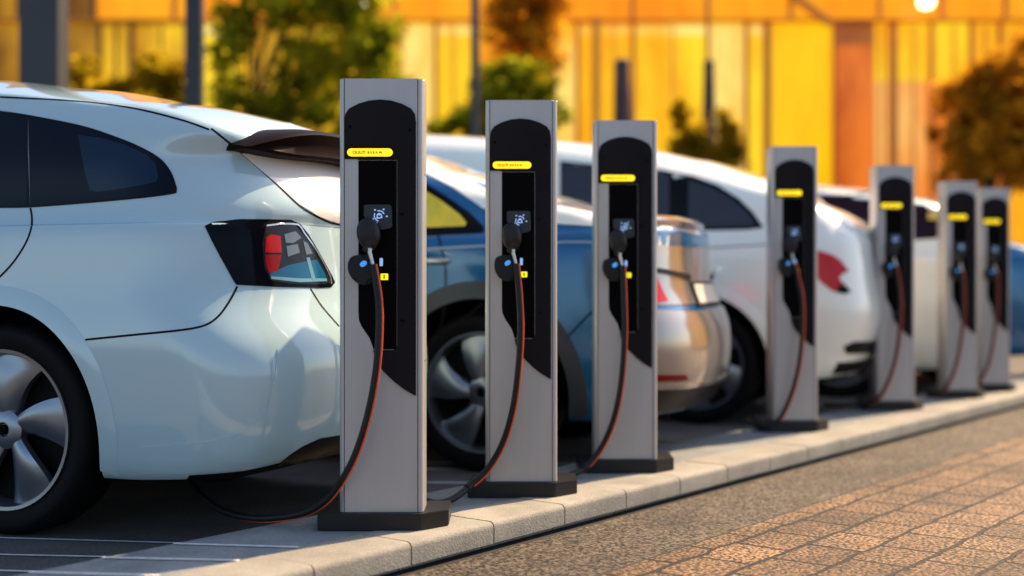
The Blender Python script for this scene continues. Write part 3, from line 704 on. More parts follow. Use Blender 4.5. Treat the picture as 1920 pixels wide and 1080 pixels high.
decal(c1, 'red_reflector', [(497, 446), (506, 440), (524, 443), (526, 474), (496, 474)], M['lens_red'], 0.0075, 0.0, **LT)
decal(c1, 'red_reflector', [(496, 478), (526, 478), (520, 508), (503, 513), (497, 496)], mat('deep_red_lens', (0.30, 0.003, 0.008), 0.15, spec=0.3), 0.0075, 0.0, **LT)
for q in ([(531, 440), (552, 434), (563, 446), (548, 456), (534, 456)], [(535, 462), (556, 458), (560, 474), (538, 482)], [(566, 452), (574, 456), (584, 476), (572, 478)]):
    decal(c1, 'bulb_reflector', q, mat('silver_facet', (0.16, 0.165, 0.17), 0.2, 0.6), 0.0075, 0.0, **LT)
seam(c1, [[(498, 424), (552, 421), (570, 440), (594, 475), (615, 515), (619, 533)]], 0.007, name='lens_edge', m=mat('chrome_edge', (0.45, 0.47, 0.5), 0.2, 0.8), off=0.0085)
hg = decal(c1, 'rear_window', [(452, 288), (520, 292), (600, 300), (700, 312), (780, 330), (800, 420), (700, 425), (632, 418), (600, 407), (560, 383), (520, 346), (480, 312)], M['glass_glare'], 0.003, mirror=False)
seam(c1, [[(396, 241), (430, 268), (470, 302), (520, 347), (560, 385), (600, 409), (636, 421), (720, 428)]], 0.008, mirror=False)
# roof spoiler: dark glossy lip over the rear window
bm = bmesh.new(); rows = []
for k in range(41):
    f = k / 40 * 2 - 1; y = f * 0.565; g3 = abs(f) ** 3; e = 1 - abs(f) ** 6
    zt = 1.622 - 0.095 * g3; zb = 1.508 - 0.030 * f * f; zb = zt - (zt - zb) * (0.15 + 0.85 * e); xt = -1.09 + 0.13 * g3; mid = (zt + zb) / 2
    sec = [(-0.82, zt + 0.02), (xt + 0.10, zt + 0.016), (xt + 0.02, zt + 0.004), (xt, zt - 0.012 * e), (xt + 0.012, mid + 0.006), (xt + 0.016, mid - 0.004), (xt + 0.004, zb + 0.012), (xt + 0.014, zb), (xt + 0.12, zb - 0.005), (-0.82, zb)]
    rows.append([bm.verts.new((x, y, z)) for x, z in sec])
for A, B in zip(rows, rows[1:]):
    for j in range(10): bm.faces.new([A[j], A[(j + 1) % 10], B[(j + 1) % 10], B[j]])
bm.faces.new(rows[0]); bm.faces.new(list(reversed(rows[-1])))
bm_obj('roof_spoiler', bm, M['brown'], c1.root, True, 40)
decal(c1, 'diffuser', [(520, 872), (545, 852), (566, 838), (600, 822), (640, 816), (760, 816), (780, 840), (760, 900), (640, 900), (540, 884)], M['trim'], 0.004, mirror=False)
decal(c1, 'bumper', [(262, 838), (340, 832), (410, 824), (462, 806), (498, 768), (514, 715), (520, 655), (580, 648), (700, 645), (780, 650), (800, 720), (790, 800), (700, 812), (640, 813), (600, 819), (566, 834), (540, 852), (520, 864), (470, 878), (350, 888), (268, 888)], M['white1'], 0.0035, 0.004, step=10, mirror=False)
front_end(c1, 3.0, (1.34, 1.72), 0.72); mirror_pod(c1, 2.35, 1.30); handle(c1, 0.62, 1.14); handle(c1, 1.75, 1.14)
decal(c1, 'door_window', [(.42, 1.315), (1.27, 1.325), (1.27, 1.665), (.8, 1.70), (.42, 1.705)], M['glass'], 0.003, step=0.06, rayfn=side_ray(c1))
decal(c1, 'front_window', [(1.35, 1.33), (2.25, 1.33), (2.0, 1.5), (1.75, 1.64), (1.35, 1.67)], M['glass'], 0.003, step=0.06, rayfn=side_ray(c1))

# ---- blue fastback, sun and sky glare painted white on roof and rear slope
fast = [
 dict(z=[(-2, .32)], xt=-.9, xn=3.9, w=0.0),
 dict(z=[(-1.3, .34), (0, .28), (3, .28)], xt=-.95, xn=3.95, w=.70),
 dict(z=[(-1.3, .36), (-.6, .29), (3, .29)], xt=-1.0, xn=4.08, w=.88),
 dict(z=[(-1.3, .50), (3, .45)], xt=-1.08, xn=4.17, w=.94),
 dict(z=[(-1.3, .74), (3, .72)], xt=-1.08, xn=4.2, w=.955),
 dict(z=[(-1.3, .95), (2.5, .95), (4.2, .86)], xt=-1.0, xn=4.17, w=.95),
 dict(z=[(-1.3, 1.14), (2.5, 1.12), (4.2, .93)], xt=-.97, xn=4.05, w=.935),
 dict(z=[(-1.3, 1.235), (2.4, 1.2), (4.2, .98)], xt=-.97, xn=3.9, w=.90, nn=2.6),
 dict(z=[(-1.1, 1.29), (0, 1.275), (1.5, 1.26), (3, 1.16)], xt=-.95, xn=3.0, w=.85, dn=.5),
 dict(z=[(-1.0, 1.295), (-.35, 1.37), (0, 1.42), (.8, 1.50), (1.5, 1.50)], xt=-.8, xn=2.5, w=.80, dn=.45),
 dict(z=[(-.9, 1.30), (-.35, 1.405), (0, 1.485), (.4, 1.58), (.8, 1.67), (1.4, 1.71), (2.2, 1.66)], xt=-.65, xn=2.1, w=.70, dt=.30, dn=.4, nt=3),
 dict(z=[(-.9, 1.305), (-.35, 1.425), (-.1, 1.50), (.32, 1.62), (.7, 1.74), (1.4, 1.80), (2.2, 1.72)], xt=-.60, xn=1.9, w=.45, dt=.28, dn=.4),
 dict(z=[(-.9, 1.31), (-.35, 1.43), (-.1, 1.51), (.32, 1.64), (.7, 1.765), (1.4, 1.82), (2.2, 1.74)], xt=-.58, xn=1.85, w=0.0, dt=.25, dn=.4),
]
c2 = build_car('blue fastback with roof glare painted white and cream rear bumper, between the second and third stations', origin(905, 885), M['blue'], fast, WB, R(14)); c2.twins = {}
finish_common(c2, M['blue'], mat('dark_grey_cladding', (0.035, 0.042, 0.052), 0.45, spec=0.3), 0.165)
decal(c2, 'roof_glare_panel', [(-.56, -.50), (-.2, -.60), (.4, -.60), (1.2, -.62), (1.75, -.52), (1.75, .52), (1.2, .62), (.4, .60), (-.2, .60), (-.56, .50)], M['white2'], 0.004, step=0.06, mirror=False, rayfn=top_ray(c2))  # white sheet paints the blown-out glare on the blue roof
decal(c2, 'boot_lid_glare', [(-.92, -.6), (-.86, -.72), (-.62, -.78), (-.59, -.50), (-.59, .50), (-.62, .78), (-.86, .72), (-.92, .6)], M['white2'], 0.003, step=0.06, mirror=False, rayfn=top_ray(c2))  # white like the roof, glare painted over the blue lid
decal(c2, 'roof_glare_flank', [(640, 262), (700, 270), (797, 300), (850, 322), (905, 352), (960, 378), (1040, 385), (1113, 400), (1113, 424), (1047, 420), (960, 412), (905, 390), (850, 352), (797, 325), (700, 292), (640, 280)], M['white2'], 0.0045, 0.004, step=8)  # carries the painted white roof glare down the flank
sw = decal(c2, 'side_window', [(640, 330), (740, 335), (800, 345), (840, 370), (880, 398), (907, 425), (905, 437), (800, 442), (640, 440)], M['seal'], 0.002, step=8)
decal(c2, 'quarter_pane', [(640, 345), (740, 348), (797, 358), (830, 378), (862, 402), (875, 418), (872, 424), (797, 427), (640, 426)], M['glass_glow'], 0.0035, 0.0, step=8, parent=sw)
decal(c2, 'front_window', [(1.15, 1.30), (2.3, 1.27), (2.05, 1.42), (1.7, 1.58), (1.15, 1.60)], M['glass'], 0.003, step=0.06, rayfn=side_ray(c2))
seam(c2, [[(822, 442), (835, 500), (834, 560), (826, 620), (818, 640)], [(905, 568), (880, 590), (850, 612)], [(1048, 650), (1080, 615), (1112, 582)]], 0.010)
seam(c2, [[(640, 480), (800, 468), (905, 462), (1048, 455), (1112, 455)]], 0.012, name='chrome_strip', m=M['steel'], off=0.006)
bump = decal(c2, 'rear_bumper', [(-.96, .50), (-.5, .46), (0, .45), (.5, .46), (.90, .48), (.92, .78), (.88, .86), (.5, .84), (0, .84), (-.5, .84), (-.88, .86), (-.92, .78)], M['cream'], 0.012, step=0.05, mirror=False, rayfn=rear_ray(c2))
decal(c2, 'boot_panel', [(-.86, .88), (.86, .88), (.84, 1.06), (.78, 1.19), (-.78, 1.19), (-.84, 1.06)], M['cream'], 0.006, step=0.05, mirror=False, rayfn=rear_ray(c2))
decal(c2, 'rear_diffuser', [(-.86, .33), (.86, .33), (.90, .455), (.5, .435), (0, .43), (-.5, .435), (-.90, .455)], M['trim'], 0.006, step=0.05, mirror=False, rayfn=rear_ray(c2))
decal(c2, 'bumper_strip', [(-.9, .462), (0, .437), (.9, .462), (.9, .485), (0, .46), (-.9, .485)], M['cream'], 0.018, step=0.05, mirror=False, rayfn=rear_ray(c2))
tl = decal(c2, 'tail_light', [(.66, .90), (.86, .88), (.90, 1.02), (.84, 1.07), (.70, 1.04)], M['lens_red'], 0.012, step=0.04, rayfn=rear_ray(c2))
decal(c2, 'light_trim', [(.30, 1.035), (.84, 1.085), (.84, 1.06), (.30, 1.01)], M['trim'], 0.016, step=0.03, rayfn=rear_ray(c2))
pl = decal(c2, 'plate_recess', [(-.30, .86), (.30, .86), (.33, 1.0), (-.33, 1.0)], M['trim'], 0.010, step=0.05, mirror=False, rayfn=rear_ray(c2))
decal(c2, 'licence_plate', [(-.26, .88), (.26, .88), (.26, .985), (-.26, .985)], M['plate'], 0.014, 0.0, step=0.05, mirror=False, rayfn=rear_ray(c2), parent=pl)
decal(c2, 'fog_lamp', [(.58, .495), (.86, .50), (.84, .535), (.62, .525)], mat('dark_red_reflector', (0.16, 0.004, 0.006), 0.25, spec=0.2), 0.018, step=0.04, rayfn=rear_ray(c2))
bm = bmesh.new(); rows = []
for k in range(41):
    f = k / 40 * 2 - 1; y = f * 0.80; e = 1 - abs(f) ** 5; x0 = -0.80 + 0.16 * f * f; zt = 1.318 + 0.022 * e
    sec = [(x0 + 0.16, zt - 0.05), (x0 + 0.10, zt - 0.005), (x0, zt + 0.02 * e), (x0 - 0.12, zt + 0.015), (x0 - 0.16, zt - 0.01), (x0 - 0.15, zt - 0.06 - 0.03 * e), (x0 - 0.10, zt - 0.09 - 0.04 * e), (x0 + 0.1, zt - 0.12)]
    rows.append([bm.verts.new((x, y, z)) for x, z in sec])
for A, B in zip(rows, rows[1:]):
    for j in range(8): bm.faces.new([A[j], A[(j + 1) % 8], B[(j + 1) % 8], B[j]])
bm.faces.new(rows[0]); bm.faces.new(list(reversed(rows[-1])))
bm_obj('boot_spoiler', bm, M['cream'], c2.root, True, 50)
front_end(c2, 3.0, (1.26, 1.64), 0.66); mirror_pod(c2, 2.4, 1.26); handle(c2, 0.27, 1.11); handle(c2, 1.8, 1.13)

# ---- white tall car
suv = [
 dict(z=[(-2, .32)], xt=-.9, xn=3.9, w=0.0),
 dict(z=[(-1.3, .36), (0, .29), (3, .29)], xt=-.98, xn=3.95, w=.70),
 dict(z=[(-1.3, .38), (-.6, .30), (3, .30)], xt=-1.05, xn=4.08, w=.88),
 dict(z=[(-1.3, .50), (3, .45)], xt=-1.15, xn=4.17, w=.94),
 dict(z=[(-1.3, .74), (3, .72)], xt=-1.22, xn=4.2, w=.96),
 dict(z=[(-1.3, .98), (2.5, 1.0), (4.2, .95)], xt=-1.20, xn=4.17, w=.955),
 dict(z=[(-1.3, 1.20), (2.5, 1.22), (4.2, 1.05)], xt=-1.17, xn=4.05, w=.94),
 dict(z=[(-1.3, 1.28), (2.4, 1.3), (4.2, 1.1)], xt=-1.16, xn=3.9, w=.915, nn=2.6),
 dict(z=[(-1.2, 1.36), (1.5, 1.38), (3, 1.32)], xt=-1.13, xn=3.2, w=.875, dn=.5),
 dict(z=[(-1.1, 1.46), (-.5, 1.55), (0, 1.6), (2.5, 1.66)], xt=-.98, xn=3.0, w=.82, dn=.45),
 dict(z=[(-.9, 1.53), (-.5, 1.63), (0, 1.75), (.5, 1.84), (1.3, 1.93), (2.4, 1.98), (3, 1.92)], xt=-.80, xn=2.8, w=.73, dt=.30, dn=.4, nt=3),
 dict(z=[(-.9, 1.56), (-.4, 1.73), (.05, 1.87), (.5, 1.97), (1.3, 2.07), (2.4, 2.15), (3, 2.05)], xt=-.72, xn=2.65, w=.48, dt=.28, dn=.4, nt=3),
 dict(z=[(-.9, 1.58), (-.4, 1.76), (.05, 1.905), (.5, 2.0), (1.3, 2.105), (2.4, 2.19), (3, 2.1)], xt=-.70, xn=2.6, w=0.0, dt=.25, dn=.4),
]
c3 = build_car('tall white car with curved rear side window and red tail light beside the lone station', origin(1310, 795), M['white2'], suv, WB, R(40)); c3.twins = {}
finish_common(c3, M['white2'])
ws = decal(c3, 'side_window', [(1050, 302), (1110, 308), (1235, 318), (1300, 330), (1345, 347), (1385, 372), (1412, 398), (1432, 427), (1400, 431), (1300, 433), (1235, 432), (1050, 432)], M['seal'], 0.002, step=10)
decal(c3, 'quarter_pane', [(1291, 337), (1330, 350), (1370, 371), (1400, 397), (1418, 421), (1395, 425), (1300, 427), (1291, 427)], M['glass_reflection'], 0.0035, 0.0, step=9, parent=ws)
decal(c3, 'door_pane', [(1050, 309), (1110, 314), (1235, 324), (1255, 328), (1255, 427), (1050, 427)], M['glass_reflection'], 0.0035, 0.0, step=10, parent=ws)
decal(c3, 'front_window', [(1.75, 1.40), (2.75, 1.38), (2.5, 1.6), (2.25, 1.80), (1.75, 1.84)], M['glass'], 0.003, step=0.06, rayfn=side_ray(c3))
decal(c3, 'tail_light', [(1505, 462), (1535, 470), (1560, 478), (1575, 488), (1591, 508), (1577, 515), (1573, 523), (1582, 532), (1594, 546), (1582, 550), (1560, 545), (1540, 530), (1520, 505)], M['lens_red'], 0.006, step=6)
decal(c3, 'tail_light_tip', [(1573, 534), (1584, 536), (1595, 547), (1583, 551), (1568, 548)], M['lens_dark'], 0.008, step=4)
decal(c3, 'rear_window', [(-.66, 1.37), (.66, 1.37), (.56, 1.5), (.4, 1.555), (-.4, 1.555), (-.56, 1.5)], M['glass_glare'], 0.003, step=0.05, mirror=False, rayfn=rear_ray(c3))
decal(c3, 'bumper_vent', [(.35, .50), (.80, .51), (.84, .56), (.78, .59), (.38, .58)], M['trim'], 0.008, step=0.03, rayfn=rear_ray(c3))
decal(c3, 'licence_plate', [(-.30, .86), (.30, .86), (.30, .99), (-.30, .99)], M['plate'], 0.008, step=0.05, mirror=False, rayfn=rear_ray(c3))
seam(c3, [[(1560, 400), (1600, 425), (1632, 448)], [(1235, 470), (1300, 466), (1380, 462), (1445, 458)]], 0.008, mirror=True)
decal(c3, 'rear_diffuser', [(-.8, .37), (.8, .37), (.82, .45), (-.82, .45)], M['trim'], 0.005, step=0.05, mirror=False, rayfn=rear_ray(c3))
front_end(c3, 3.0, (1.45, 1.9), 0.75); mirror_pod(c3, 2.9, 1.42); handle(c3, 0.7, 1.18); handle(c3, 2.0, 1.18)

# ---- farther cars: another white one with dark glass, and a blue one at the edge of the frame
O4 = gp(1575, 745) + CU * 0.86
c4 = build_car('white car with dark purple side glass, seen between the fourth and sixth stations', O4, M['white2'], hatch, WB, R(60)); c4.twins = {}
finish_common(c4, M['white2'])
PLUM = mat('dark_plum_glass', (0.016, 0.006, 0.012), 0.1, spec=0.15)
decal(c4, 'side_window', [(1440, 352), (1540, 354), (1640, 360), (1715, 369), (1752, 384), (1772, 408), (1780, 446), (1715, 450), (1640, 446), (1440, 440)], PLUM, 0.003, step=9)
decal(c4, 'yellow_bar', [(1740, 398), (1768, 398), (1768, 412), (1740, 412)], mat('yellow_bar_paint', (0.8, 0.52, 0.05), 0.5), 0.005, 0.0, step=7, mirror=False)  # yellow bar added on the side glass, source unknown
decal(c4, 'tail_light', [(-1.24, 1.02), (-1.0, 1.04), (-.94, 1.2), (-1.2, 1.2)], M['lens_clear'], 0.005, step=0.04, rayfn=side_ray(c4))
decal(c4, 'bumper_vent', [(-1.20, .95), (-1.10, .93), (-1.08, .75), (-1.13, .50), (-1.22, .50), (-1.19, .72)], M['trim'], 0.006, step=0.04, rayfn=side_ray(c4))
decal(c4, 'rear_window', [(-.6, 1.33), (.6, 1.33), (.52, 1.5), (-.52, 1.5)], M['glass_glare'], 0.003, step=0.06, mirror=False, rayfn=rear_ray(c4))
front_end(c4, 3.0, (1.34, 1.72), 0.72); handle(c4, .6, 1.14)
O5 = Vector((4.25, 12.3, 0)) + CU * 0.86
c5 = build_car('dark blue car at the right edge, half hidden behind the farthest station', O5, M['blue'], fast, WB, R(30)); c5.twins = {}
finish_common(c5, M['blue'])
decal(c5, 'side_window', [(-.02, 1.30), (.2, 1.40), (.6, 1.56), (1.2, 1.62), (1.7, 1.58), (2.3, 1.28)], M['glass'], 0.003, step=0.07, rayfn=side_ray(c5))
decal(c5, 'roof_glare_panel', [(-.56, -.50), (.4, -.60), (1.75, -.52), (1.75, .52), (.4, .60), (-.56, .50)], M['white2'], 0.004, step=0.07, mirror=False, rayfn=top_ray(c5))  # same painted white roof glare as on the other fastback
decal(c5, 'tail_light', [(.40, .93), (.84, .90), (.88, 1.02), (.80, 1.08), (.42, 1.03)], M['lens_red'], 0.008, step=0.05, rayfn=rear_ray(c5))
front_end(c5, 3.0, (1.26, 1.64), 0.66); handle(c5, .6, 1.13)

# ------------------------------------------------------------------ background: posts, building, trees
def post(px, w_px, Z, label, round_=False):
    x = (px - 960) / F * Z; wd = w_px / F * Z
    t = thing('steel_post', label, 'post', (x, Z, PARK_Z), 0, 'dark steel posts behind the cars')
    bm = bmesh.new()
    if round_: lathe(bm, [(wd / 2 * 1.1, 0.02), (wd / 2, 2.0), (wd / 2 * 0.9, 7.0)], 20, 'z')
    else: box(bm, -wd / 2, wd / 2, 0, wd * 0.8, 0.02, 7.0, 0.006)
    bm_obj('shaft', bm, M['post'], t, round_, 40)
    bm = bmesh.new(); box(bm, -wd, wd, -wd * 0.6, wd * 1.4, 0, 0.03, 0.004); bm_obj('foot_plate', bm, M['post'], t)
post(72, 73, 10.6, 'thickest dark grey post, rising behind the pale hatchback at the far left')
post(362, 31, 13.2, 'slim square dark grey post left of the big green tree')
post(891, 17, 17.0, 'thinnest round dark post, rising beside the round bush', True)

BZ = 25.0
def bx(px): return (px - 960) / F * BZ
def bz(py): return HCAM - (py - HY) / F * BZ
def lin(c): return tuple((v / 255 / 12.92 if v / 255 <= 0.04045 else ((v / 255 + 0.055) / 1.055) ** 2.4) for v in c)
EXPO = 2 ** 0.95
def glow(name, c1, c2, k=1.0, stretch=(0.9, 1, 0.28), sc=1.0):
    """lit glass: what stands behind it shows as tall soft streaks between two lit colours"""
    a, b = lin(c1), lin(c2); m = mat(name, (0.02, 0.012, 0.004), 0.22, emit=a, es=k / EXPO, spec=0.15)
    t = m.node_tree; p = t.nodes['Principled BSDF']; tc = t.nodes.new('ShaderNodeTexCoord'); mp = t.nodes.new('ShaderNodeMapping'); mp.inputs['Scale'].default_value = stretch
    n = t.nodes.new('ShaderNodeTexNoise'); n.inputs['Scale'].default_value = sc; n.inputs['Detail'].default_value = 6; n.inputs['Roughness'].default_value = 0.6
    r = t.nodes.new('ShaderNodeValToRGB'); e = r.color_ramp.elements; e[0].position = 0.36; e[0].color = (*a, 1); e[1].position = 0.60; e[1].color = (*b, 1)
    t.links.new(tc.outputs['Object'], mp.inputs[0]); t.links.new(mp.outputs[0], n.inputs[0]); t.links.new(n.outputs[0], r.inputs[0]); t.links.new(r.outputs[0], p.inputs['Emission Color'])
    return m
bld = thing('glass_building', 'orange and yellow lit glass-fronted building with wide soffit across the background', 'building', (0, BZ, PARK_Z))
def bpart(name, m, x0, x1, y0, y1, z0, z1, parent=None, par=None):
    bm = bmesh.new(); box(bm, x0, x1, y0, y1, z0 - PARK_Z, z1 - PARK_Z); return bm_obj(name, bm, m, par or bld)
ORG = mat('orange_timber', lin((255, 165, 50)), 0.5, var=0.12, vscale=2, stretch=(4, 0.4, 4))
ORD = mat('dark_orange_frame', lin((255, 140, 45)), 0.5, var=0.15, vscale=2)
BRN = mat('brown_frame', lin((110, 55, 20)), 0.5, var=0.15, vscale=2)
zs = bz(38)                     # soffit height
G = {
 'gold': glow('gold_lit_pane', (180, 118, 12), (248, 195, 35), 1.0), 'yellow': glow('yellow_lit_pane', (250, 165, 6), (255, 214, 38), 1.08),
 'pale': glow('pale_lit_pane', (252, 176, 35), (255, 226, 125), 1.1), 'amber': glow('amber_lit_pane', (232, 118, 5), (255, 178, 22), 1.0),
 'peach': glow('peach_lit_pane', (240, 125, 40), (255, 188, 100), 1.0), 'dull': glow('dim_bronze_pane', (115, 68, 8), (205, 148, 22), 0.9), 'flat': glow('flat_gold_pane', (255, 172, 5), (255, 200, 15), 1.05, sc=0.9),
}
cols = [(-1490, -1100, 'gold'), (-1080, -700, 'dull'), (-680, -380, 'gold'), (-360, 40, 'dull'), (40, 110, 'gold'), (110, 182, 'dull'), (190, 238, 'gold'), (252, 345, 'gold'), (352, 470, 'yellow'), (480, 640, 'gold'), (648, 742, 'gold'), (758, 815, 'pale'), (818, 882, 'yellow'),
 (900, 1030, 'amber'), (1048, 1078, 'pale'), (1088, 1106, 'yellow'), (1126, 1180, 'yellow'), (1196, 1312, 'yellow'), (1344, 1398, 'pale'), (1402, 1426, 'yellow'), (1446, 1562, 'flat'), (1640, 1668, 'peach'), (1690, 1738, 'peach'), (1758, 1815, 'peach'), (1830, 1870, 'amber'), (1884, 2300, 'amber'), (2320, 2700, 'yellow'), (2720, 3100, 'amber'), (3120, 3500, 'flat'), (3520, 3900, 'peach'), (3920, 4290, 'amber')]
wide = []
for i_, (x0, x1, k) in enumerate(cols):              # let the glass run up to slim mullions
    l = cols[i_ - 1][1] if i_ else x0 - 8; r = cols[i_ + 1][0] if i_ + 1 < len(cols) else x1 + 8
    if l < 1570 < x0 or x1 < 1600 < r: wide.append((x0, x1, k)); continue
    wide.append(((l + x0) / 2 + 4 if x0 > l else x0 + 4, (x1 + r) / 2 - 4 if r > x1 else x1 - 4, k))
cols = wide
ROW = {'yellow': ('amber', 'pale', 'yellow'), 'gold': ('dull', 'gold', 'gold'), 'pale': ('yellow', 'pale', 'pale'), 'peach': ('yellow', 'yellow', 'peach'), 'amber': ('amber', 'amber', 'amber'), 'dull': ('dull', 'dull', 'dull'), 'flat': ('flat', 'flat', 'flat')}
for x0, x1, k in cols:
    r3 = ROW[k]; ya, yb = (62, 150) if k == 'peach' else (46, 64)
    if len(set(r3)) == 1: bpart('lit_pane', G[k], bx(x0), bx(x1), 0.10, 0.16, 0.0, zs - 0.03); continue
    bpart('lit_pane', G[r3[0]], bx(x0), bx(x1), 0.10, 0.16, bz(ya), zs - 0.03)
    bpart('lit_pane', G[r3[1]], bx(x0), bx(x1), 0.10, 0.16, bz(yb), bz(ya) - 0.002)
    bpart('lit_pane', G[r3[2]], bx(x0), bx(x1), 0.10, 0.16, 0.0, bz(yb) - 0.002)
for px_ in (75, 216, 300, 410, 520, 600, 710, 850, 965, 1152, 1262, 1655, 1715, 1790, 1850):
    bpart('glazing_bar', ORG if px_ > 650 else BRN, bx(px_) - 0.02, bx(px_) + 0.02, 0.05, 0.098, 0.0, zs - 0.09)
for (a0, a1, _), (b0, b1, _) in zip(cols, cols[1:]):
    if b0 - a1 < 1: continue
    bpart('mullion', BRN if a1 < 700 else ORD, bx(a1), bx(b0), 0.0, 0.2, 0.0, zs - 0.02)
bpart('door', glow('rust_lit_door', (185, 80, 22), (238, 125, 45), 1.0), bx(1570), bx(1636), -0.06, 0.0, 0.0, bz(88))
bpart('entrance_column', ORG, bx(1110), bx(1122), -0.4, -0.02, 0.0, zs)
bpart('wall', ORG, bx(-1500), bx(4300), 0.25, 3.0, 0.0, bz(-260))
G['upper'] = glow('orange_lit_upper_pane', (250, 138, 4), (255, 168, 14), 1.08, stretch=(1.0, 1, 0.3), sc=0.8)
ups = [-1500, -1180, -860, -540, -240, 40, 180, 330, 520, 640, 742, 890, 1045, 1185, 1325, 1480, 1645, 1762, 1880, 2060, 2320, 2600, 2880, 3160, 3440, 3720, 4000, 4300]
for k, (a_, b_) in enumerate(zip(ups, ups[1:])):
    bpart('upper_pane', G['dull'] if a_ < 100 else G['upper'], bx(a_) + 0.05, bx(b_) - 0.05, -0.10, 0.12, zs, bz(-250))
    bpart('upper_mullion', BRN if a_ < 300 else ORD, bx(a_) - 0.05, bx(a_) + 0.05, -0.16, 0.12, zs, bz(-250))
bpart('lintel', ORG, bx(-1500), bx(4300), -0.18, 0.20, zs - 0.03, zs - 0.002)
bpart('parapet', ORG, bx(-1500), bx(4300), -0.5, 3.0, bz(-250), bz(-270))
bm = bmesh.new(); prism(bm, [(bx(1408), bz(-50) - PARK_Z), (bx(1432), bz(-50) - PARK_Z), (bx(1566), bz(52) - PARK_Z), (bx(1544), bz(52) - PARK_Z)], -0.30, -0.17); bm_obj('brace', bm, ORD, bld)
LMP = mat('warm_lamp', (1, 0.9, 0.6), 0.3, emit=(1.0, 0.86, 0.42), es=3.2)
for px, py in ((692, 12), (1718, 15)):
    bm = bmesh.new(); lathe(bm, [(0.02, 0.13), (0.11, 0.11), (0.16, 0.0), (0.11, -0.11), (0.02, -0.13)], 20, 'z'); tube(bm, [Vector((0, 0, 0.12)), Vector((0, 0, 1.3))], 0.012, 6); bmesh.ops.translate(bm, vec=(bx(px), -0.6, bz(py) - PARK_Z), verts=bm.verts)
    bm_obj('hanging_lamp', bm, LMP, bld, True, 60)
bpart('lamp_bracket', ORD, bx(680), bx(704), -0.75, -0.11, bz(py) + 1.25, bz(py) + 1.33)
bpart('lamp_bracket', ORD, bx(1706), bx(1730), -0.75, -0.11, bz(py) + 1.25, bz(py) + 1.33)
# tapered dark pillars in front of the glass
def pillar(px, w_top, w_bot, ytop, Z, label):
    x = (px - 960) / F * Z; zt = HCAM - (ytop - HY) / F * Z - PARK_Z
    t = thing('tapered_pillar', label, 'pillar', (x, Z, PARK_Z), 0, 'dark tapered pillars before the glass')
    bm = bmesh.new(); k = F / Z; prof = [(w_bot / k / 2 * 1.25, 0.0), (w_bot / k / 2, 0.9), (w_top / k / 2, zt - 0.12)]
    lathe(bm, prof, 24, 'z'); bm_obj('shaft', bm, mat('dark_plum_stone', (0.05, 0.018, 0.022), 0.5, var=0.2, vscale=3), t, True, 50)
    bm = bmesh.new(); lathe(bm, [(w_top / k / 2 * 1.1, zt - 0.12), (w_top / k / 2, zt - 0.03), (w_top / k / 2 * 0.5, zt)], 24, 'z'); bm_obj('cap', bm, M['post'], t, True, 50)
pillar(1167, 26, 62, 110, 19, 'wider dark plum tapered pillar above the third charging station')
pillar(1329, 20, 42, 112, 22, 'narrower dark plum tapered pillar rising behind two dark shrubs')

def leaf_mat(name, a, b, tr=0.70):
    m = bpy.data.materials.new(name); m.use_nodes = True; t = m.node_tree; t.nodes.clear()
    o = t.nodes.new('ShaderNodeOutputMaterial'); d = t.nodes.new('ShaderNodeBsdfDiffuse'); l = t.nodes.new('ShaderNodeBsdfTranslucent'); mx = t.nodes.new('ShaderNodeMixShader'); mx.inputs[0].default_value = tr
    tc = t.nodes.new('ShaderNodeTexCoord'); n = t.nodes.new('ShaderNodeTexNoise'); n.inputs['Scale'].default_value = 2.4; n.inputs['Detail'].default_value = 6
    r = t.nodes.new('ShaderNodeValToRGB'); r.color_ramp.elements[0].position = 0.35; r.color_ramp.elements[1].position = 0.66
    r.color_ramp.elements[0].color = (*a, 1); r.color_ramp.elements[1].color = (*b, 1)
    t.links.new(tc.outputs['Object'], n.inputs[0]); t.links.new(n.outputs[0], r.inputs[0])
    for q in (d, l): t.links.new(r.outputs[0], q.inputs[0])
    t.links.new(d.outputs[0], mx.inputs[1]); t.links.new(l.outputs[0], mx.inputs[2]); t.links.new(mx.outputs[0], o.inputs[0])
    return m
BARK = mat('dark_bark', (0.06, 0.035, 0.018), 0.9, var=0.3, vscale=12, bump=0.6, bscale=30)
LG = leaf_mat('green_leaves', (0.11, 0.14, 0.008), (0.56, 0.54, 0.025))
LO = leaf_mat('autumn_leaves', (0.42, 0.17, 0.008), (0.78, 0.42, 0.03))
LD = leaf_mat('olive_leaves', (0.28, 0.19, 0.008), (0.66, 0.46, 0.02))
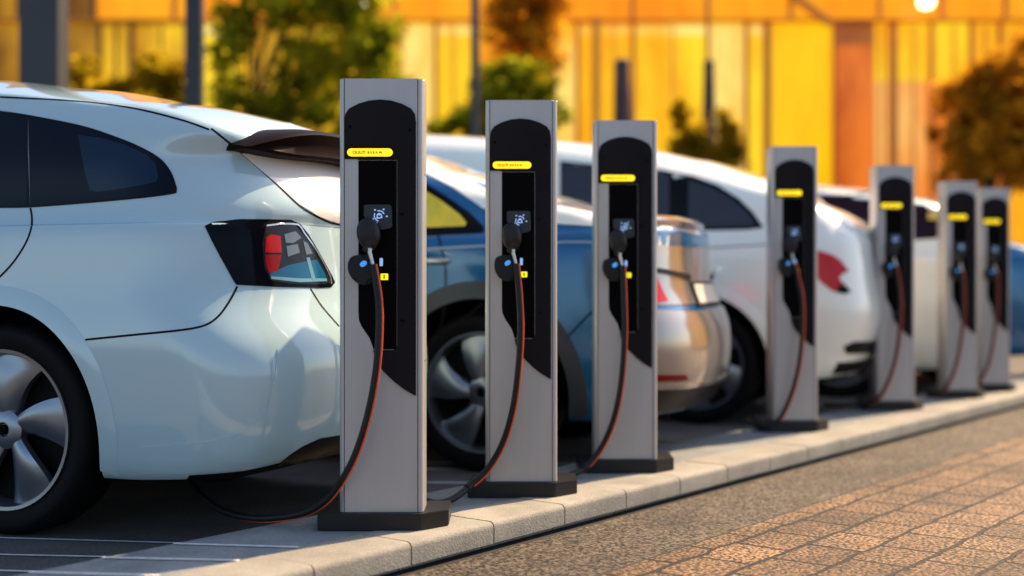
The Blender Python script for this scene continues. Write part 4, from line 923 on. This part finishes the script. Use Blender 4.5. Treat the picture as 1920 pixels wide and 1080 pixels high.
def plant(name, label, cat, Z, base_px, blobs, n, size, lm, trunk=True, group=None, seed=1, th=0.09):
    rnd = random.Random(seed); x0 = (base_px - 960) / F * Z
    t = thing(name, label, cat, (x0, Z, PARK_Z), 0, group)
    bl = []
    for cx, cy, rx, ry in blobs:
        p = P(cx, cy, Z); k = Z / F; bl.append((Vector((p.x - x0, rnd.uniform(-0.3, 0.3) * rx * k, p.z - PARK_Z)), rx * k, ry * k))
    bm = bmesh.new()
    if trunk:
        top = max(bl, key=lambda q: q[0].z)[0]; tp = [Vector((0, 0, 0)), Vector((0.03, 0, top.z * 0.3)), Vector((-0.03, 0.02, top.z * 0.6)), Vector((top.x * 0.4, 0, top.z * 0.9))]
        sp = catmull(tp, 5); tube(bm, sp, [th * (1 - 0.75 * i / (len(sp) - 1)) for i in range(len(sp))], 10)
        for c, rx, ry in bl:
            s = sp[int(len(sp) * rnd.uniform(0.35, 0.7))]; m_ = (s + c) / 2 + Vector((0, 0, 0.12))
            q = catmull([s, m_, c], 4); tube(bm, q, [th * 0.4 * (1 - 0.8 * i / (len(q) - 1)) for i in range(len(q))], 7)
    else:
        for c, rx, ry in bl:
            q = catmull([Vector((c.x * 0.3, 0, 0)), Vector((c.x * 0.7, 0, c.z * 0.5)), c], 4); tube(bm, q, [0.02 * (1 - 0.7 * i / (len(q) - 1)) for i in range(len(q))], 6)
    bm_obj('trunk' if trunk else 'stem', bm, BARK, t, True, 60)
    V, Fc = [], []
    tot = sum(rx * ry for _, rx, ry in bl)
    for c, rx, ry in bl:
        clus = []
        for _ in range(max(5, int(22 * rx * ry / max(0.15, tot / len(bl))))):
            d = Vector((rnd.gauss(0, 1), rnd.gauss(0, 1), rnd.gauss(0, 1))).normalized() * rnd.uniform(0.35, 1.0)
            clus.append((c + Vector((d.x * rx, d.y * rx * 0.8, d.z * ry)), rnd.uniform(0.16, 0.34) * min(rx, ry) + 0.05))
        for _ in range(int(n * rx * ry / tot)):
            q, r = rnd.choice(clus); d = Vector((rnd.gauss(0, .55), rnd.gauss(0, .55), rnd.gauss(0, .45))) * r; p = q + d
            s = size * rnd.uniform(0.6, 1.3); a = Vector((rnd.gauss(0, 1), rnd.gauss(0, 1), rnd.gauss(0, .6))).normalized(); b = a.cross(Vector((rnd.gauss(0, 1), rnd.gauss(0, 1), rnd.gauss(0, 1)))).normalized()
            i = len(V); V += [p - a * s, p + b * s * 0.45 + Vector((0, 0, .1 * s)), p + a * s, p - b * s * 0.45 + Vector((0, 0, .1 * s))]; Fc += [(i, i + 1, i + 2, i + 3)]
    link('crown' if trunk else 'foliage', mesh(V, Fc), lm, t)
plant('tree', 'big green-yellow tree with dark trunk right of the slim square post', 'tree', 18, 468, [(470, 20, 70, 70), (560, 0, 85, 65), (640, 60, 80, 75), (590, 120, 90, 65), (520, 170, 75, 55), (690, 130, 60, 60), (435, 90, 50, 65), (620, 215, 85, 45), (430, 190, 50, 55), (480, -60, 90, 60), (600, -70, 100, 60), (705, 205, 50, 50), (520, 225, 70, 40), (715, 60, 45, 60), (720, 150, 45, 50), (660, -20, 70, 60)], 8200, 0.085, LG, seed=3)
plant('tree', 'thin brown-leaved tree above the round bush', 'tree', 21, 985, [(985, 20, 55, 42), (960, 60, 48, 40), (1015, 65, 45, 45), (1000, -30, 75, 50), (1030, 0, 40, 40), (975, 105, 45, 35), (1025, 120, 35, 40), (940, 10, 40, 40)], 3600, 0.075, LO, seed=5, th=0.05)
plant('tree', 'autumn-brown tree at the right edge before the lit glass', 'tree', 20, 1860, [(1870, 150, 75, 55), (1815, 190, 60, 50), (1890, 220, 85, 60), (1800, 260, 62, 52), (1850, 300, 85, 55), (1930, 280, 80, 70), (1930, 110, 65, 60), (1790, 325, 50, 38), (1980, 200, 70, 80)], 10500, 0.085, LO, seed=8)
SG = 'shrubs in front of the lit glass'
plant('shrub', 'round olive bush right of the thinnest post', 'bush', 19.5, 950, [(950, 145, 52, 48), (915, 165, 32, 42), (992, 165, 48, 48), (950, 205, 75, 48), (930, 245, 80, 45), (1030, 215, 40, 45)], 5000, 0.075, LG, False, SG, 11)
plant('shrub', 'dark shrub rising behind the white roof, left of the narrower pillar', 'bush', 20.5, 1290, [(1285, 230, 22, 40), (1300, 270, 30, 45), (1278, 290, 25, 40)], 1800, 0.075, LD, False, SG, 12)
plant('shrub', 'dark shrub rising behind the white roof, right of the narrower pillar', 'bush', 20.5, 1368, [(1365, 245, 24, 40), (1372, 290, 28, 45), (1350, 310, 25, 30)], 1800, 0.075, LD, False, SG, 13)
plant('shrub', 'low olive shrub behind the pale car roof, between the two square posts', 'bush', 19, 240, [(140, 150, 40, 40), (215, 170, 40, 35), (290, 145, 45, 42), (332, 150, 35, 50), (180, 185, 70, 32), (270, 190, 70, 32)], 4500, 0.075, LD, False, SG, 14)
plant('shrub', 'yellow-green shrub between the first and second charging stations', 'bush', 19, 850, [(870, 225, 30, 25), (840, 240, 35, 25), (895, 240, 30, 30)], 1500, 0.07, LG, False, SG, 15)
